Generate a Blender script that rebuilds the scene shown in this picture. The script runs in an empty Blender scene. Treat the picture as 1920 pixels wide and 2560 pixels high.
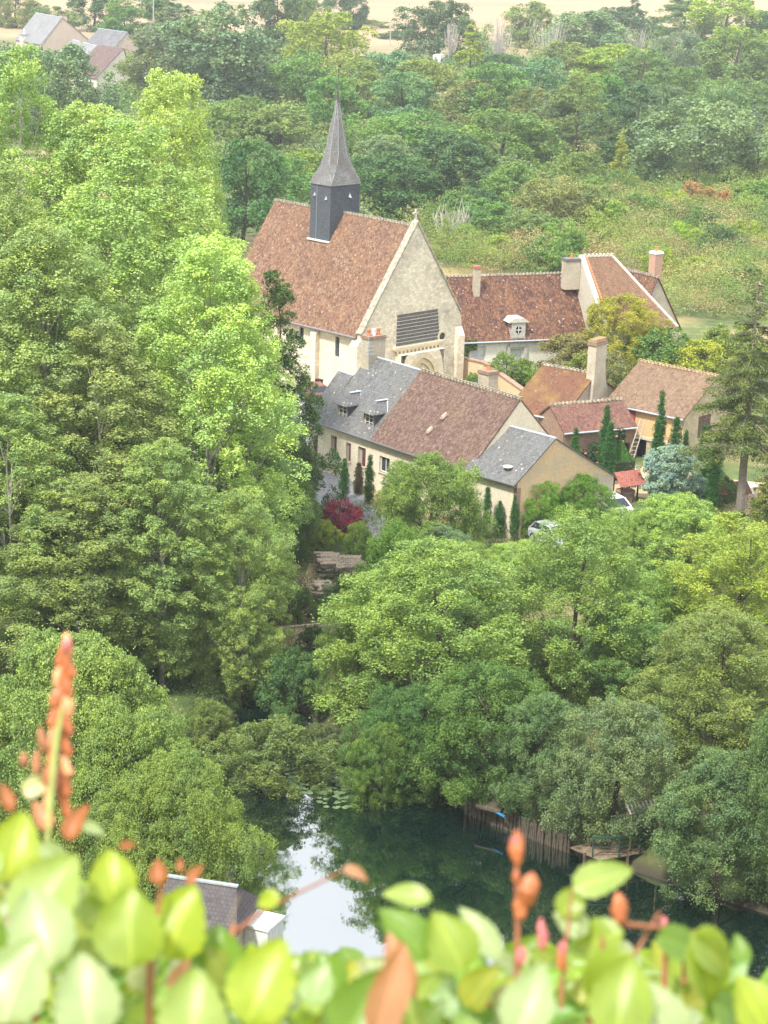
import bpy, math, random
import numpy as np
from math import sin, cos, pi, radians, atan, sqrt
from mathutils import Vector, Matrix, Euler
rnd = random.Random(7)
SC = bpy.context.scene
COL = SC.collection

# ------------------------------------------------------------------ camera
FPX, HOR, ROLL, EYE = 5500.0, -300.0, radians(2.0), 46.0
PITCH = atan((1280 - HOR) / FPX)
cd = bpy.data.cameras.new('camera'); cam = bpy.data.objects.new('camera', cd); COL.objects.link(cam)
cd.sensor_fit = 'VERTICAL'; cd.sensor_height = 24.0; cd.sensor_width = 18.0
cd.lens = 24.0 * FPX / 2560.0
cd.clip_start = 0.05; cd.clip_end = 9000
cd.dof.use_dof = True; cd.dof.focus_distance = 190; cd.dof.aperture_fstop = 7.2
_f = Vector((0, cos(PITCH), -sin(PITCH))); _u = Vector((0, sin(PITCH), cos(PITCH))); _r = Vector((1, 0, 0))
# the photographer holds the camera two degrees off level
cr, sr = cos(ROLL), sin(ROLL)
right = _r * cr + _u * sr
up = _u * cr - _r * sr
cam.matrix_world = Matrix(((right.x, up.x, -_f.x, 0), (right.y, up.y, -_f.y, 0), (right.z, up.z, -_f.z, EYE), (0, 0, 0, 1)))
SC.camera = cam
R_, U_, F_ = np.array(right), np.array(up), np.array(_f)
EYEP = np.array([0, 0, EYE])
def ray(u, v):
    return F_ + R_ * (u - 960) / FPX + U_ * (1280 - v) / FPX
def unp(u, v, z=2.0):
    d = ray(u, v); return EYEP + d * ((z - EYE) / d[2])
def at(u, v, dist):
    return EYEP + ray(u, v) * dist
def pxm(P):  # photo pixels per metre there
    return FPX / float(np.dot(np.array(P) - EYEP, F_))

# ------------------------------------------------------------------ light
SUN_EL, SUN_AZ = radians(56), radians(-38)   # high, behind the left shoulder
w = bpy.data.worlds.new('World'); SC.world = w; w.use_nodes = True
nt = w.node_tree; nt.nodes.clear()
o_ = nt.nodes.new('ShaderNodeOutputWorld'); sky = nt.nodes.new('ShaderNodeTexSky'); sky.sky_type = 'NISHITA'
sky.sun_disc = False; sky.sun_elevation = SUN_EL; sky.sun_rotation = pi + SUN_AZ; sky.air_density = 1.0; sky.dust_density = 2.5
bg = nt.nodes.new('ShaderNodeBackground'); bg.inputs[1].default_value = 0.13
bg2 = nt.nodes.new('ShaderNodeBackground'); bg2.inputs[0].default_value = (0.92, 0.96, 1.0, 1); bg2.inputs[1].default_value = 1.2
mx = nt.nodes.new('ShaderNodeMixShader')
tc = nt.nodes.new('ShaderNodeTexCoord'); nz = nt.nodes.new('ShaderNodeTexNoise'); nz.inputs['Scale'].default_value = 2.2; nz.inputs['Detail'].default_value = 4
cr_ = nt.nodes.new('ShaderNodeValToRGB'); cr_.color_ramp.elements[0].position = .3; cr_.color_ramp.elements[0].color = (.5, .5, .5, 1); cr_.color_ramp.elements[1].position = .55; cr_.color_ramp.elements[1].color = (.97, .97, .97, 1)
L = nt.links.new
L(tc.outputs['Generated'], nz.inputs['Vector']); L(nz.outputs[0], cr_.inputs[0]); L(cr_.outputs[0], mx.inputs[0])
L(sky.outputs[0], bg.inputs[0]); L(bg.outputs[0], mx.inputs[1]); L(bg2.outputs[0], mx.inputs[2]); L(mx.outputs[0], o_.inputs[0])
sl = bpy.data.lights.new('sun', 'SUN'); sl.energy = 3.2; sl.angle = radians(6); sl.color = (1.0, .955, .87)
so = bpy.data.objects.new('sun', sl); COL.objects.link(so)
so.rotation_euler = Euler((pi / 2 - SUN_EL, 0, SUN_AZ), 'XYZ')
SC.view_settings.view_transform = 'Standard'; SC.view_settings.look = 'None'; SC.view_settings.gamma = 1
SC.view_settings.exposure = 1.0
SC.cycles.max_bounces = 6; SC.cycles.diffuse_bounces = 3; SC.cycles.glossy_bounces = 3; SC.cycles.transmission_bounces = 4
SC.cycles.transparent_max_bounces = 4; SC.cycles.use_denoising = True
SC.cycles.caustics_reflective = False; SC.cycles.caustics_refractive = False

# ------------------------------------------------------------------ materials
def nodes(name):
    m = bpy.data.materials.new(name); m.use_nodes = True; t = m.node_tree
    return m, t, t.nodes['Principled BSDF'], t.nodes['Material Output']
def N(t, kind, **k):
    n = t.nodes.new(kind)
    for a, b in k.items(): setattr(n, a, b)
    return n
def ramp(t, fac, stops):
    n = N(t, 'ShaderNodeValToRGB'); e = n.color_ramp.elements
    while len(e) < len(stops): e.new(0.5)
    for i, (p, c) in enumerate(stops):
        e[i].position = p; e[i].color = (*c, 1) if len(c) == 3 else c
    t.links.new(fac, n.inputs[0]); return n.outputs[0]
def noise(t, vec, scale, detail=4, rough=.55, stretch=None):
    n = N(t, 'ShaderNodeTexNoise'); n.inputs['Scale'].default_value = scale; n.inputs['Detail'].default_value = detail; n.inputs['Roughness'].default_value = rough
    if stretch:
        mp = N(t, 'ShaderNodeMapping'); mp.inputs['Scale'].default_value = stretch
        t.links.new(vec, mp.inputs[0]); vec = mp.outputs[0]
    t.links.new(vec, n.inputs['Vector']); return n.outputs[0]
def mixc(t, fac, a, b, mode='MIX'):
    n = N(t, 'ShaderNodeMix', data_type='RGBA', blend_type=mode)
    for s, v in ((0, fac), (6, a), (7, b)):
        if isinstance(v, (int, float)): n.inputs[s].default_value = v
        elif isinstance(v, tuple): n.inputs[s].default_value = (*v, 1)
        else: t.links.new(v, n.inputs[s])
    return n.outputs[2]
def bump(t, b, h, strength=.4, dist=.05):
    n = N(t, 'ShaderNodeBump'); n.inputs['Strength'].default_value = strength; n.inputs['Distance'].default_value = dist
    t.links.new(h, n.inputs['Height']); t.links.new(n.outputs[0], b.inputs['Normal'])
def sc3(c, k): return tuple(min(1, x * k) for x in c)

MATS = {}
def plain(name, c, rough=.6, metal=0, var=.15, scale=6):
    if name in MATS: return MATS[name]
    m, t, b, o = nodes(name); g = N(t, 'ShaderNodeNewGeometry')
    n = noise(t, g.outputs['Position'], scale)
    t.links.new(ramp(t, n, [(.25, sc3(c, 1 - var * 1.5)), (.75, sc3(c, 1 + var))]), b.inputs['Base Color'])
    b.inputs['Roughness'].default_value = rough; b.inputs['Metallic'].default_value = metal
    b.inputs['Specular IOR Level'].default_value = .3
    MATS[name] = m; return m
def plaster(name, c, stain=(.2, .17, .13), amt=.5, blocks=0, lichen=0.0):
    m, t, b, o = nodes(name); tc = N(t, 'ShaderNodeTexCoord').outputs['Object']
    n1 = noise(t, tc, .55, 6, .62); n2 = noise(t, tc, 5, 4)
    col = ramp(t, n2, [(.3, sc3(c, .84)), (.7, sc3(c, 1.1))])
    f = ramp(t, n1, [(.48, (0, 0, 0)), (.78, (amt, amt, amt))])
    col = mixc(t, f, col, stain)
    n3 = noise(t, tc, 1.2, 5, .6, (1.6, 1.6, .22))     # runs of dirt down the wall
    f3 = ramp(t, n3, [(.55, (0, 0, 0)), (.8, (amt * .55,) * 3)]); col = mixc(t, f3, col, sc3(stain, 1.25))
    if blocks:
        br = N(t, 'ShaderNodeTexBrick'); mp = N(t, 'ShaderNodeMapping'); mp.inputs['Rotation'].default_value = (pi / 2, 0, 0)
        sx = N(t, 'ShaderNodeSeparateXYZ'); cx = N(t, 'ShaderNodeCombineXYZ'); ad = N(t, 'ShaderNodeMath', operation='ADD')
        t.links.new(tc, sx.inputs[0]); t.links.new(sx.outputs[0], ad.inputs[0]); t.links.new(sx.outputs[1], ad.inputs[1])
        t.links.new(ad.outputs[0], cx.inputs[0]); t.links.new(sx.outputs[2], cx.inputs[1]); t.links.new(cx.outputs[0], br.inputs['Vector'])
        br.inputs['Scale'].default_value = 1; br.inputs['Brick Width'].default_value = blocks * 1.7; br.inputs['Row Height'].default_value = blocks
        br.inputs['Mortar Size'].default_value = .012; br.inputs['Color1'].default_value = (.78, .78, .78, 1); br.inputs['Color2'].default_value = (1.12, 1.1, 1.06, 1); br.inputs['Mortar'].default_value = (.8, .78, .74, 1)
        col = mixc(t, .8, col, br.outputs[0], 'MULTIPLY')
    if lichen:
        v = noise(t, tc, 9, 3, .7); f4 = ramp(t, v, [(.56, (0, 0, 0)), (.7, (lichen,) * 3)]); col = mixc(t, f4, col, (.16, .14, .12))
    t.links.new(col, b.inputs['Base Color']); b.inputs['Roughness'].default_value = .9; b.inputs['Specular IOR Level'].default_value = .15
    bump(t, b, n2, .35, .04); return m
def tiles(name, cols, moss=(.25, .2, .07), mossamt=.4, spots=(.6, .52, .42), spotamt=.6, w_=.2, h_=.2, streak=.35, dirt=(.07, .055, .05)):
    m, t, b, o = nodes(name); uv = N(t, 'ShaderNodeUVMap').outputs[0]
    br = N(t, 'ShaderNodeTexBrick'); t.links.new(uv, br.inputs['Vector']); br.inputs['Scale'].default_value = 1
    br.inputs['Brick Width'].default_value = w_; br.inputs['Row Height'].default_value = h_; br.inputs['Mortar Size'].default_value = .022
    br.inputs['Color1'].default_value = (0, 0, 0, 1); br.inputs['Color2'].default_value = (1, 1, 1, 1); br.inputs['Mortar'].default_value = (-.6, -.6, -.6, 1); br.inputs['Bias'].default_value = 0
    vr = N(t, 'ShaderNodeTexVoronoi'); mp = N(t, 'ShaderNodeMapping'); mp.inputs['Scale'].default_value = (1 / w_, .7 / h_, 1); t.links.new(uv, mp.inputs[0]); t.links.new(mp.outputs[0], vr.inputs['Vector']); vr.inputs['Scale'].default_value = 1.5
    sx = N(t, 'ShaderNodeSeparateColor'); t.links.new(vr.outputs['Color'], sx.inputs[0])
    col = ramp(t, sx.outputs[0], [(i / (len(cols) - 1), c) for i, c in enumerate(cols)])
    col = mixc(t, .6, col, ramp(t, br.outputs[0], [(0, (.5, .48, .48)), (.1, (.8, .8, .8)), (1, (1.15, 1.15, 1.15))]), 'MULTIPLY')
    n1 = noise(t, uv, .35, 6, .6); col = mixc(t, ramp(t, n1, [(.45, (0, 0, 0)), (.75, (mossamt,) * 3)]), col, moss)
    n2 = noise(t, uv, .9, 5, .6, (1.3, .3, 1)); col = mixc(t, ramp(t, n2, [(.5, (0, 0, 0)), (.78, (streak,) * 3)]), col, dirt)
    v2 = N(t, 'ShaderNodeTexVoronoi'); t.links.new(uv, v2.inputs['Vector']); v2.inputs['Scale'].default_value = 2.2
    sp = ramp(t, v2.outputs['Distance'], [(.12, (1, 1, 1)), (.22, (0, 0, 0))])
    gate = ramp(t, noise(t, uv, .8, 3), [(.44, (0, 0, 0)), (.6, (spotamt,) * 3)])
    col = mixc(t, mixc(t, 1.0, sp, gate, 'MULTIPLY'), col, spots)
    t.links.new(col, b.inputs['Base Color']); b.inputs['Roughness'].default_value = .85; b.inputs['Specular IOR Level'].default_value = .2
    bump(t, b, sx.outputs[0], .7, .03); return m

def foliage_mat(name, use_obj=True, trans=.27):
    m, t, b, o = nodes(name)
    at_ = N(t, 'ShaderNodeAttribute'); at_.attribute_name = 'tint'
    if use_obj:
        sx = N(t, 'ShaderNodeSeparateColor'); t.links.new(at_.outputs['Color'], sx.inputs[0])
        oi = N(t, 'ShaderNodeObjectInfo')
        k = N(t, 'ShaderNodeMapRange'); k.inputs[3].default_value = .74; k.inputs[4].default_value = 1.34; t.links.new(sx.outputs[0], k.inputs[0])
        base = mixc(t, 1.0, oi.outputs['Color'], k.outputs[0], 'MULTIPLY')
        yel = mixc(t, 1.0, base, (1.28, 1.2, .95), 'MULTIPLY'); blu = mixc(t, 1.0, base, (.88, .94, 1.0), 'MULTIPLY')
        col = mixc(t, sx.outputs[1], blu, yel)
    else:
        col = at_.outputs['Color']
    t.links.new(col, b.inputs['Base Color']); b.inputs['Roughness'].default_value = .5; b.inputs['Specular IOR Level'].default_value = .28
    tr = N(t, 'ShaderNodeBsdfTranslucent'); t.links.new(mixc(t, 1.0, col, (1.15, 1.2, .6), 'MULTIPLY'), tr.inputs[0])
    ms = N(t, 'ShaderNodeMixShader'); ms.inputs[0].default_value = trans
    t.links.new(b.outputs[0], ms.inputs[1]); t.links.new(tr.outputs[0], ms.inputs[2]); t.links.new(ms.outputs[0], o.inputs[0])
    return m
LEAF = foliage_mat('leaves'); LEAFV = foliage_mat('mixed_leaves', False)
BARK = plain('bark', (.09, .075, .055), .9, var=.4, scale=4)
BARKG = plain('grey_bark', (.3, .28, .24), .9, var=.3, scale=3)
SILVER = plain('bare_twigs', (.42, .38, .33), .9, var=.2)
ZINC = plain('zinc', (.42, .47, .52), .45, .2)
ZINCD = plain('dark_gutter', (.14, .14, .15), .5, .2)
POT = plain('terracotta', (.55, .19, .08), .8)
WOOD = plain('weathered_wood', (.11, .09, .065), .9, var=.35)
WOODL = plain('cut_wood', (.42, .33, .26), .9, var=.35, scale=9)
DARK = plain('dark_void', (.012, .011, .012), .9)  # near-black colour paints the shade inside doorways and openings
GLASS = plain('window_glass', (.05, .06, .07), .15)
WHITE = plain('white_paint', (.75, .75, .74), .5, var=.06)
BLUEG = plain('green_paint', (.025, .07, .055), .6)
MORTAR = plain('ridge_mortar', (.33, .28, .21), .9, var=.45, scale=3)
REDP = plain('red_render', (.36, .09, .055), .9, var=.2)
SHUT = plain('dark_red_shutter', (.12, .035, .035), .6)
STONET = plain('dressed_stone', (.62, .53, .38), .9, var=.12, scale=3)
TCREAM = plaster('cream_render', (.68, .6, .46), (.38, .31, .23), .5)
CSTONE = plaster('church_stone', (.73, .65, .51), (.42, .35, .25), .35, .32)
CSTONEG = plaster('church_gable_stone', (.7, .63, .51), (.32, .28, .22), .8, .24, .35)
WHITEW = plaster('white_render', (.74, .7, .6), (.45, .42, .36), .2)
ORANGER = plaster('orange_render', (.6, .43, .26), (.36, .33, .28), .8)
BRICKW = plaster('brick_wall', (.3, .2, .15), (.18, .13, .1), .5, .12)
GREYW = plaster('grey_render', (.45, .39, .3), (.18, .15, .12), .6)
T_CH = tiles('church_tiles', [(0.107, 0.0539, 0.036), (0.165, 0.0882, 0.0576), (0.194, 0.113, 0.076), (0.291, 0.186, 0.116), (0.136, 0.0735, 0.056)], (.24, .12, .06), .45, (.56, .48, .38), .5, streak=.6, dirt=(.1, .058, .045))
T_HO = tiles('brown_tiles', [(.1, .06, .048), (.14, .085, .068), (.175, .11, .09), (.23, .155, .125)], (.17, .12, .07), .45, (.5, .42, .35), .3, dirt=(.09, .055, .045))
T_PR = tiles('purple_tiles', [(0.063, 0.0392, 0.0336), (0.097, 0.047, 0.0384), (0.145, 0.0666, 0.0464), (0.252, 0.127, 0.068), (0.0873, 0.051, 0.0464)], (.24, .13, .06), .45, (.6, .55, .48), .6, dirt=(.06, .038, .045))
T_WI = tiles('orange_tiles', [(0.126, 0.0735, 0.044), (0.184, 0.103, 0.06), (0.242, 0.142, 0.088), (0.155, 0.0882, 0.06)], (.24, .15, .09), .3, (.6, .5, .42), .3, dirt=(.12, .06, .05))
T_MO = tiles('mossy_tiles', [(0.126, 0.0588, 0.036), (0.184, 0.0833, 0.048), (0.155, 0.0784, 0.052)], (.29, .2, .045), .75, (.7, .66, .6), .3, dirt=(.1, .07, .05))
T_BA = tiles('barn_tiles', [(0.145, 0.0931, 0.06), (0.194, 0.127, 0.084), (0.252, 0.171, 0.112), (0.175, 0.108, 0.0704)], (.25, .17, .1), .25, (.5, .4, .33), .3, dirt=(.15, .09, .07))
S_HO = tiles('slates', [(.11, .112, .115), (.145, .147, .15), (.175, .175, .175), (.13, .13, .135)], (.17, .155, .12), .5, (.62, .6, .54), .75, .24, .2, .3, (.075, .078, .08))
S_TO = tiles('tower_slates', [(.075, .085, .1), (.09, .1, .12), (.105, .115, .135)], (.09, .1, .12), .2, (.3, .3, .3), .15, .2, .13, .2, (.06, .07, .085))
S_SP = tiles('spire_slates', [(.16, .165, .17), (.21, .21, .215), (.26, .255, .25)], (.1, .085, .07), .8, (.4, .4, .38), .3, .2, .13, .5, (.1, .095, .09))

# ------------------------------------------------------------------ mesh builder
def tag(o, label=None, cat=None, group=None, kind=None):
    for k, v in (('label', label), ('category', cat), ('group', group), ('kind', kind)):
        if v: o[k] = v
    return o
def empty(name, loc, rz=0, label=None, cat=None, group=None):
    o = bpy.data.objects.new(name, None); COL.objects.link(o); o.empty_display_size = .3
    o.location = [float(x) for x in loc]; o.rotation_euler = (0, 0, rz); return tag(o, label, cat, group)
class MB:
    def __init__(s): s.v = []; s.f = []; s.uv = []; s.sm = []
    def quad(s, pts, uv=None, smooth=False):
        i = len(s.v); s.v += [tuple(map(float, p)) for p in pts]; s.f.append(tuple(range(i, i + len(pts))))
        if uv is None:
            p = [Vector(q) for q in pts]; e = (p[1] - p[0]); L_ = e.length or 1; e = e / L_; n = e.cross(p[-1] - p[0]); n = n.normalized() if n.length else Vector((0, 0, 1)); g = n.cross(e)
            uv = [((q - p[0]).dot(e) + p[0].x + p[0].y, (q - p[0]).dot(g) + p[0].z) for q in p]
        s.uv += uv; s.sm.append(smooth)
    def box(s, a, b, jit=0):
        x0, y0, z0 = a; x1, y1, z1 = b
        c = [(x0, y0, z0), (x1, y0, z0), (x1, y1, z0), (x0, y1, z0), (x0, y0, z1), (x1, y0, z1), (x1, y1, z1), (x0, y1, z1)]
        s.hexa(c)
    def hexa(s, c):
        for f in ((3, 2, 1, 0), (4, 5, 6, 7), (0, 1, 5, 4), (1, 2, 6, 5), (2, 3, 7, 6), (3, 0, 4, 7)): s.quad([c[i] for i in f])
    def bar(s, p, q, w_, h_=None, upv=(0, 0, 1)):
        p, q = Vector(p), Vector(q); h_ = h_ or w_; d = (q - p).normalized(); u = Vector(upv)
        if abs(d.dot(u)) > .95: u = Vector((1, 0, 0))
        r = d.cross(u).normalized() * w_ / 2; u = r.cross(d).normalized() * h_ / 2
        s.hexa([p - r - u, p + r - u, q + r - u, q - r - u, p - r + u, p + r + u, q + r + u, q - r + u])
    def tube(s, pts, rad, n=6, cap=True):
        pts = [Vector(p) for p in pts]; rings = []
        for i, p in enumerate(pts):
            d = (pts[min(i + 1, len(pts) - 1)] - pts[max(i - 1, 0)]).normalized(); u = Vector((0, 0, 1)) if abs(d.z) < .9 else Vector((1, 0, 0))
            a = d.cross(u).normalized(); b = a.cross(d); r = rad[i] if isinstance(rad, (list, tuple)) else rad
            rings.append([p + (a * cos(2 * pi * k / n) + b * sin(2 * pi * k / n)) * r for k in range(n)])
        for i in range(len(rings) - 1):
            for k in range(n): s.quad([rings[i][k], rings[i][(k + 1) % n], rings[i + 1][(k + 1) % n], rings[i + 1][k]], smooth=True)
        if cap and n > 3: s.quad(rings[-1]); s.quad(rings[0][::-1])
    def lathe(s, c, prof, n=12):
        c = Vector(c); R = [[c + Vector((r * cos(2 * pi * k / n), r * sin(2 * pi * k / n), z)) for k in range(n)] for r, z in prof]
        for i in range(len(R) - 1):
            for k in range(n): s.quad([R[i][k], R[i][(k + 1) % n], R[i + 1][(k + 1) % n], R[i + 1][k]], smooth=True)
        s.quad(R[-1]); s.quad(R[0][::-1])
    def slab(s, P00, P10, P11, P01, th=.12, nu=14, nv=8, sag=.05, seed=1):
        """roof slope: P00-P10 along the eaves, P01-P11 along the ridge; slightly uneven"""
        P = [Vector(q) for q in (P00, P10, P11, P01)]; n = (P[1] - P[0]).cross(P[3] - P[0]).normalized()
        lu = (P[1] - P[0]).length; lv = (P[3] - P[0]).length; rr = random.Random(seed); ph = [rr.uniform(0, 6) for _ in range(4)]
        def pt(a, b, t=0):
            q = (P[0] * (1 - a) + P[1] * a) * (1 - b) + (P[3] * (1 - a) + P[2] * a) * b
            wv = sag * (sin(a * lu * .8 + ph[0]) * sin(b * 3 + ph[1]) * .6 + .4 * sin(a * lu * 2.1 + ph[2]) * cos(b * 5 + ph[3]))
            wv *= min(1, 4 * a, 4 * (1 - a) + .2)
            return q + n * (wv + t)
        for i in range(nu):
            for j in range(nv):
                a0, a1, b0, b1 = i / nu, (i + 1) / nu, j / nv, (j + 1) / nv
                s.quad([pt(a0, b0, th), pt(a1, b0, th), pt(a1, b1, th), pt(a0, b1, th)], [(a0 * lu, b0 * lv), (a1 * lu, b0 * lv), (a1 * lu, b1 * lv), (a0 * lu, b1 * lv)], True)
        for (a0, b0, a1, b1, k) in ((0, 0, 1, 0, nu), (1, 0, 1, 1, nv), (1, 1, 0, 1, nu), (0, 1, 0, 0, nv)):
            for i in range(k):
                t0, t1 = i / k, (i + 1) / k; A = (a0 + (a1 - a0) * t0, b0 + (b1 - b0) * t0); B = (a0 + (a1 - a0) * t1, b0 + (b1 - b0) * t1)
                s.quad([pt(*A), pt(*B), pt(*B, th), pt(*A, th)])
        s.quad([pt(0, 0), pt(0, 1), pt(1, 1), pt(1, 0)])
    def build(s, name, mat, parent=None, label=None):
        me = bpy.data.meshes.new(name); me.from_pydata(s.v, [], s.f); me.materials.append(mat)
        uvl = me.uv_layers.new(name='UVMap'); uvl.data.foreach_set('uv', np.array(s.uv, dtype=np.float32).ravel())
        me.polygons.foreach_set('use_smooth', np.array(s.sm, dtype=bool)); me.update()
        o = bpy.data.objects.new(name, me); COL.objects.link(o); o.parent = parent
        if label: o['label'] = label
        return o
def wall(mb, P, d, up_, Lw, Hw, holes, depth=.25, inward=None):
    """rectangle from P along d (unit) with real openings; holes = (x0,x1,z0,z1)"""
    P, d, up_, inn = Vector(P), Vector(d), Vector(up_), Vector(inward)
    xs = sorted({0, Lw, *[h[0] for h in holes], *[h[1] for h in holes]}); zs = sorted({0, Hw, *[h[2] for h in holes], *[h[3] for h in holes]})
    q = lambda x, z, k=0: P + d * x + up_ * z + inn * k
    for i in range(len(xs) - 1):
        for j in range(len(zs) - 1):
            cx, cz = (xs[i] + xs[i + 1]) / 2, (zs[j] + zs[j + 1]) / 2
            if any(h[0] < cx < h[1] and h[2] < cz < h[3] for h in holes): continue
            mb.quad([q(xs[i], zs[j]), q(xs[i + 1], zs[j]), q(xs[i + 1], zs[j + 1]), q(xs[i], zs[j + 1])])
    for (x0, x1, z0, z1) in holes:
        mb.quad([q(x0, z0), q(x1, z0), q(x1, z0, depth), q(x0, z0, depth)]); mb.quad([q(x0, z1), q(x1, z1), q(x1, z1, depth), q(x0, z1, depth)])
        mb.quad([q(x0, z0), q(x0, z1), q(x0, z1, depth), q(x0, z0, depth)]); mb.quad([q(x1, z0), q(x1, z1), q(x1, z1, depth), q(x1, z0, depth)])
def shell(root, W, Ln, hw, hr, mat, left_holes=(), front_holes=(), xr=None, hwr=None, base=-1.2, hr2=None):
    """house body in local axes: x across (gable y=0 looks at the camera's right), y away; xr = ridge x, hwr = right eave height"""
    xr = W / 2 if xr is None else xr; hwr = hw if hwr is None else hwr; m = MB()
    wall(m, (0, 0, base), (0, 1, 0), (0, 0, 1), Ln, hw - base, [(a, b, c - base, d - base) for a, b, c, d in left_holes], .22, (1, 0, 0))
    lo = min(hw, hwr)
    wall(m, (0, 0, base), (1, 0, 0), (0, 0, 1), W, lo - base, [(a, b, c - base, d - base) for a, b, c, d in front_holes], .22, (0, 1, 0))
    if hw > lo or hwr > lo: m.quad([(0, 0, lo), (W, 0, lo), (W, 0, hwr), (0, 0, hw)] if hwr > lo else [(0, 0, lo), (W, 0, lo), (0, 0, hw)])
    m.quad([(0, 0, hw), (W, 0, hwr), (xr, 0, hr)]); m.quad([(0, Ln, hw), (W, Ln, hwr), (xr, Ln, hr)])
    m.quad([(0, Ln, base), (W, Ln, base), (W, Ln, hwr), (0, Ln, hw)]); m.quad([(W, 0, base), (W, Ln, base), (W, Ln, hwr), (W, 0, hwr)])
    return m.build('wall', mat, root)
def roof(root, W, y0, y1, hw, hr, mat, xr=None, hwr=None, over=.3, verge=.12, ridge=MORTAR, bumps=True, gutter=ZINC, sag=.11, seed=3, label=None, thick=.1):
    xr = W / 2 if xr is None else xr; hwr = hw if hwr is None else hwr
    sl = (hr - hw) / xr; sr_ = (hr - hwr) / (W - xr); a, b = y0 - verge, y1 + verge
    m = MB()
    m.slab((-over, b, hw - over * sl), (-over, a, hw - over * sl), (xr, a, hr), (xr, b, hr), thick, sag=sag, seed=seed)
    m.slab((W + over, a, hwr - over * sr_), (W + over, b, hwr - over * sr_), (xr, b, hr), (xr, a, hr), thick, sag=sag, seed=seed + 1)
    r = m.build('roof', mat, root, label)
    if ridge:
        k = MB(); k.tube([(xr, a - .02, hr + thick), (xr, (a + b) / 2, hr + thick), (xr, b + .02, hr + thick)], .13 if bumps else .09, 6)
        if bumps:
            y = a
            while y < b: k.bar((xr, y, hr + thick + .04), (xr, y + .09, hr + thick + .06), .34, .26); y += .36
        k.build('ridge_cap', ridge, r)
    if gutter:
        k = MB(); z = hw - over * sl; k.tube([(-over - .07, a, z + .02), (-over - .07, b, z + .02)], .08, 8); k.build('gutter', gutter, r)
    return r
def windowp(root, P, d, inn, w_, h_, frame=WHITE, pane=GLASS, name='window', bars=(1, 2), deep=.18, sill=True, sillm=None):
    """window unit: frame with bars, pane behind it, sill; P = lower corner on the wall face"""
    P, d, inn = Vector(P), Vector(d), Vector(inn); z = Vector((0, 0, 1)); m = MB()
    q = lambda x, zz, k: P + d * x + z * zz + inn * k
    m.bar(q(0.03, h_ / 2, deep) - z * h_ / 2, q(0.03, h_ / 2, deep) + z * h_ / 2, .07); m.bar(q(w_ - .03, 0, deep), q(w_ - .03, h_, deep), .07)
    m.bar(q(0.06, .03, deep), q(w_ - .06, .03, deep), .07); m.bar(q(0.06, h_ - .03, deep), q(w_ - .06, h_ - .03, deep), .07)
    for i in range(1, bars[0] + 1): m.bar(q(w_ * i / (bars[0] + 1), .06, deep), q(w_ * i / (bars[0] + 1), h_ - .06, deep), .05)
    for i in range(1, bars[1] + 1): m.bar(q(.06, h_ * i / (bars[1] + 1), deep - .005), q(w_ - .06, h_ * i / (bars[1] + 1), deep - .005), .03)
    f = m.build(name, frame, root)
    k = MB(); k.quad([q(0, 0, deep + .035), q(w_, 0, deep + .035), q(w_, h_, deep + .035), q(0, h_, deep + .035)]); k.build('pane', pane, f)
    if sill:
        k = MB(); k.bar(q(-.08, -.05, 0.02), q(w_ + .08, -.05, .02), .22, .1); k.build('sill', sillm or STONET, f)
    return f
def chimney(root, x, y, z0, z1, w_, d_, mat, pots=1, cap=BRICKW, name='chimney', potmat=POT, flat=False):
    m = MB(); m.box((x - w_ / 2, y - d_ / 2, z0), (x + w_ / 2, y + d_ / 2, z1)); c = m.build(name, mat, root)
    k = MB(); k.box((x - w_ / 2 - .06, y - d_ / 2 - .06, z1), (x + w_ / 2 + .06, y + d_ / 2 + .06, z1 + .14)); k.box((x - w_ / 2 - .02, y - d_ / 2 - .02, z1 + .14), (x + w_ / 2 + .02, y + d_ / 2 + .02, z1 + .24)); k.build('cap', cap, c)
    for i in range(pots):
        p = MB(); oy = (i - (pots - 1) / 2) * .42; p.lathe((x, y + oy, z1 + .24), [(.16, 0), (.15, .08), (.11, .34), (.14, .38), (.14, .44)], 10); p.build('chimney_pot', potmat if i != 1 else WHITE, c)
    return c

# ------------------------------------------------------------------ terrain
def U(u, v, z=0.0):
    p = unp(u, v, z); return (float(p[0]), float(p[1]))
RIVER = [U(680, 2800), U(655, 2430), U(650, 2330), U(600, 2200), U(520, 2060), U(430, 1990), U(410, 1900), U(500, 1868), U(575, 1850), U(600, 1800), U(570, 1765), U(470, 1745), U(360, 1700), U(330, 1600), U(340, 1490), U(430, 1450), U(500, 1480),
         U(530, 1600), U(600, 1680), U(700, 1690), U(735, 1760), U(800, 1830), U(880, 1900), U(960, 1935), U(1060, 1970), U(1170, 2035), U(1300, 2085), U(1430, 2130), U(1640, 2200), U(1850, 2270), U(2100, 2340), U(2600, 2500), U(3000, 2900), U(1500, 3300)]
RP = np.array(RIVER)
def river_sd(X, Y):
    """signed distance to the bank, positive over water"""
    best = np.full(X.shape, 1e9); inside = np.zeros(X.shape, bool)
    for i in range(len(RP)):
        a, b = RP[i], RP[(i + 1) % len(RP)]; e = b - a; L2 = (e ** 2).sum()
        t = np.clip(((X - a[0]) * e[0] + (Y - a[1]) * e[1]) / L2, 0, 1)
        best = np.minimum(best, np.hypot(X - a[0] - t * e[0], Y - a[1] - t * e[1]))
        c = ((a[1] > Y) != (b[1] > Y)) & (X < (b[0] - a[0]) * (Y - a[1]) / (b[1] - a[1] + 1e-12) + a[0]); inside ^= c
    return np.where(inside, best, -best)
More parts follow.
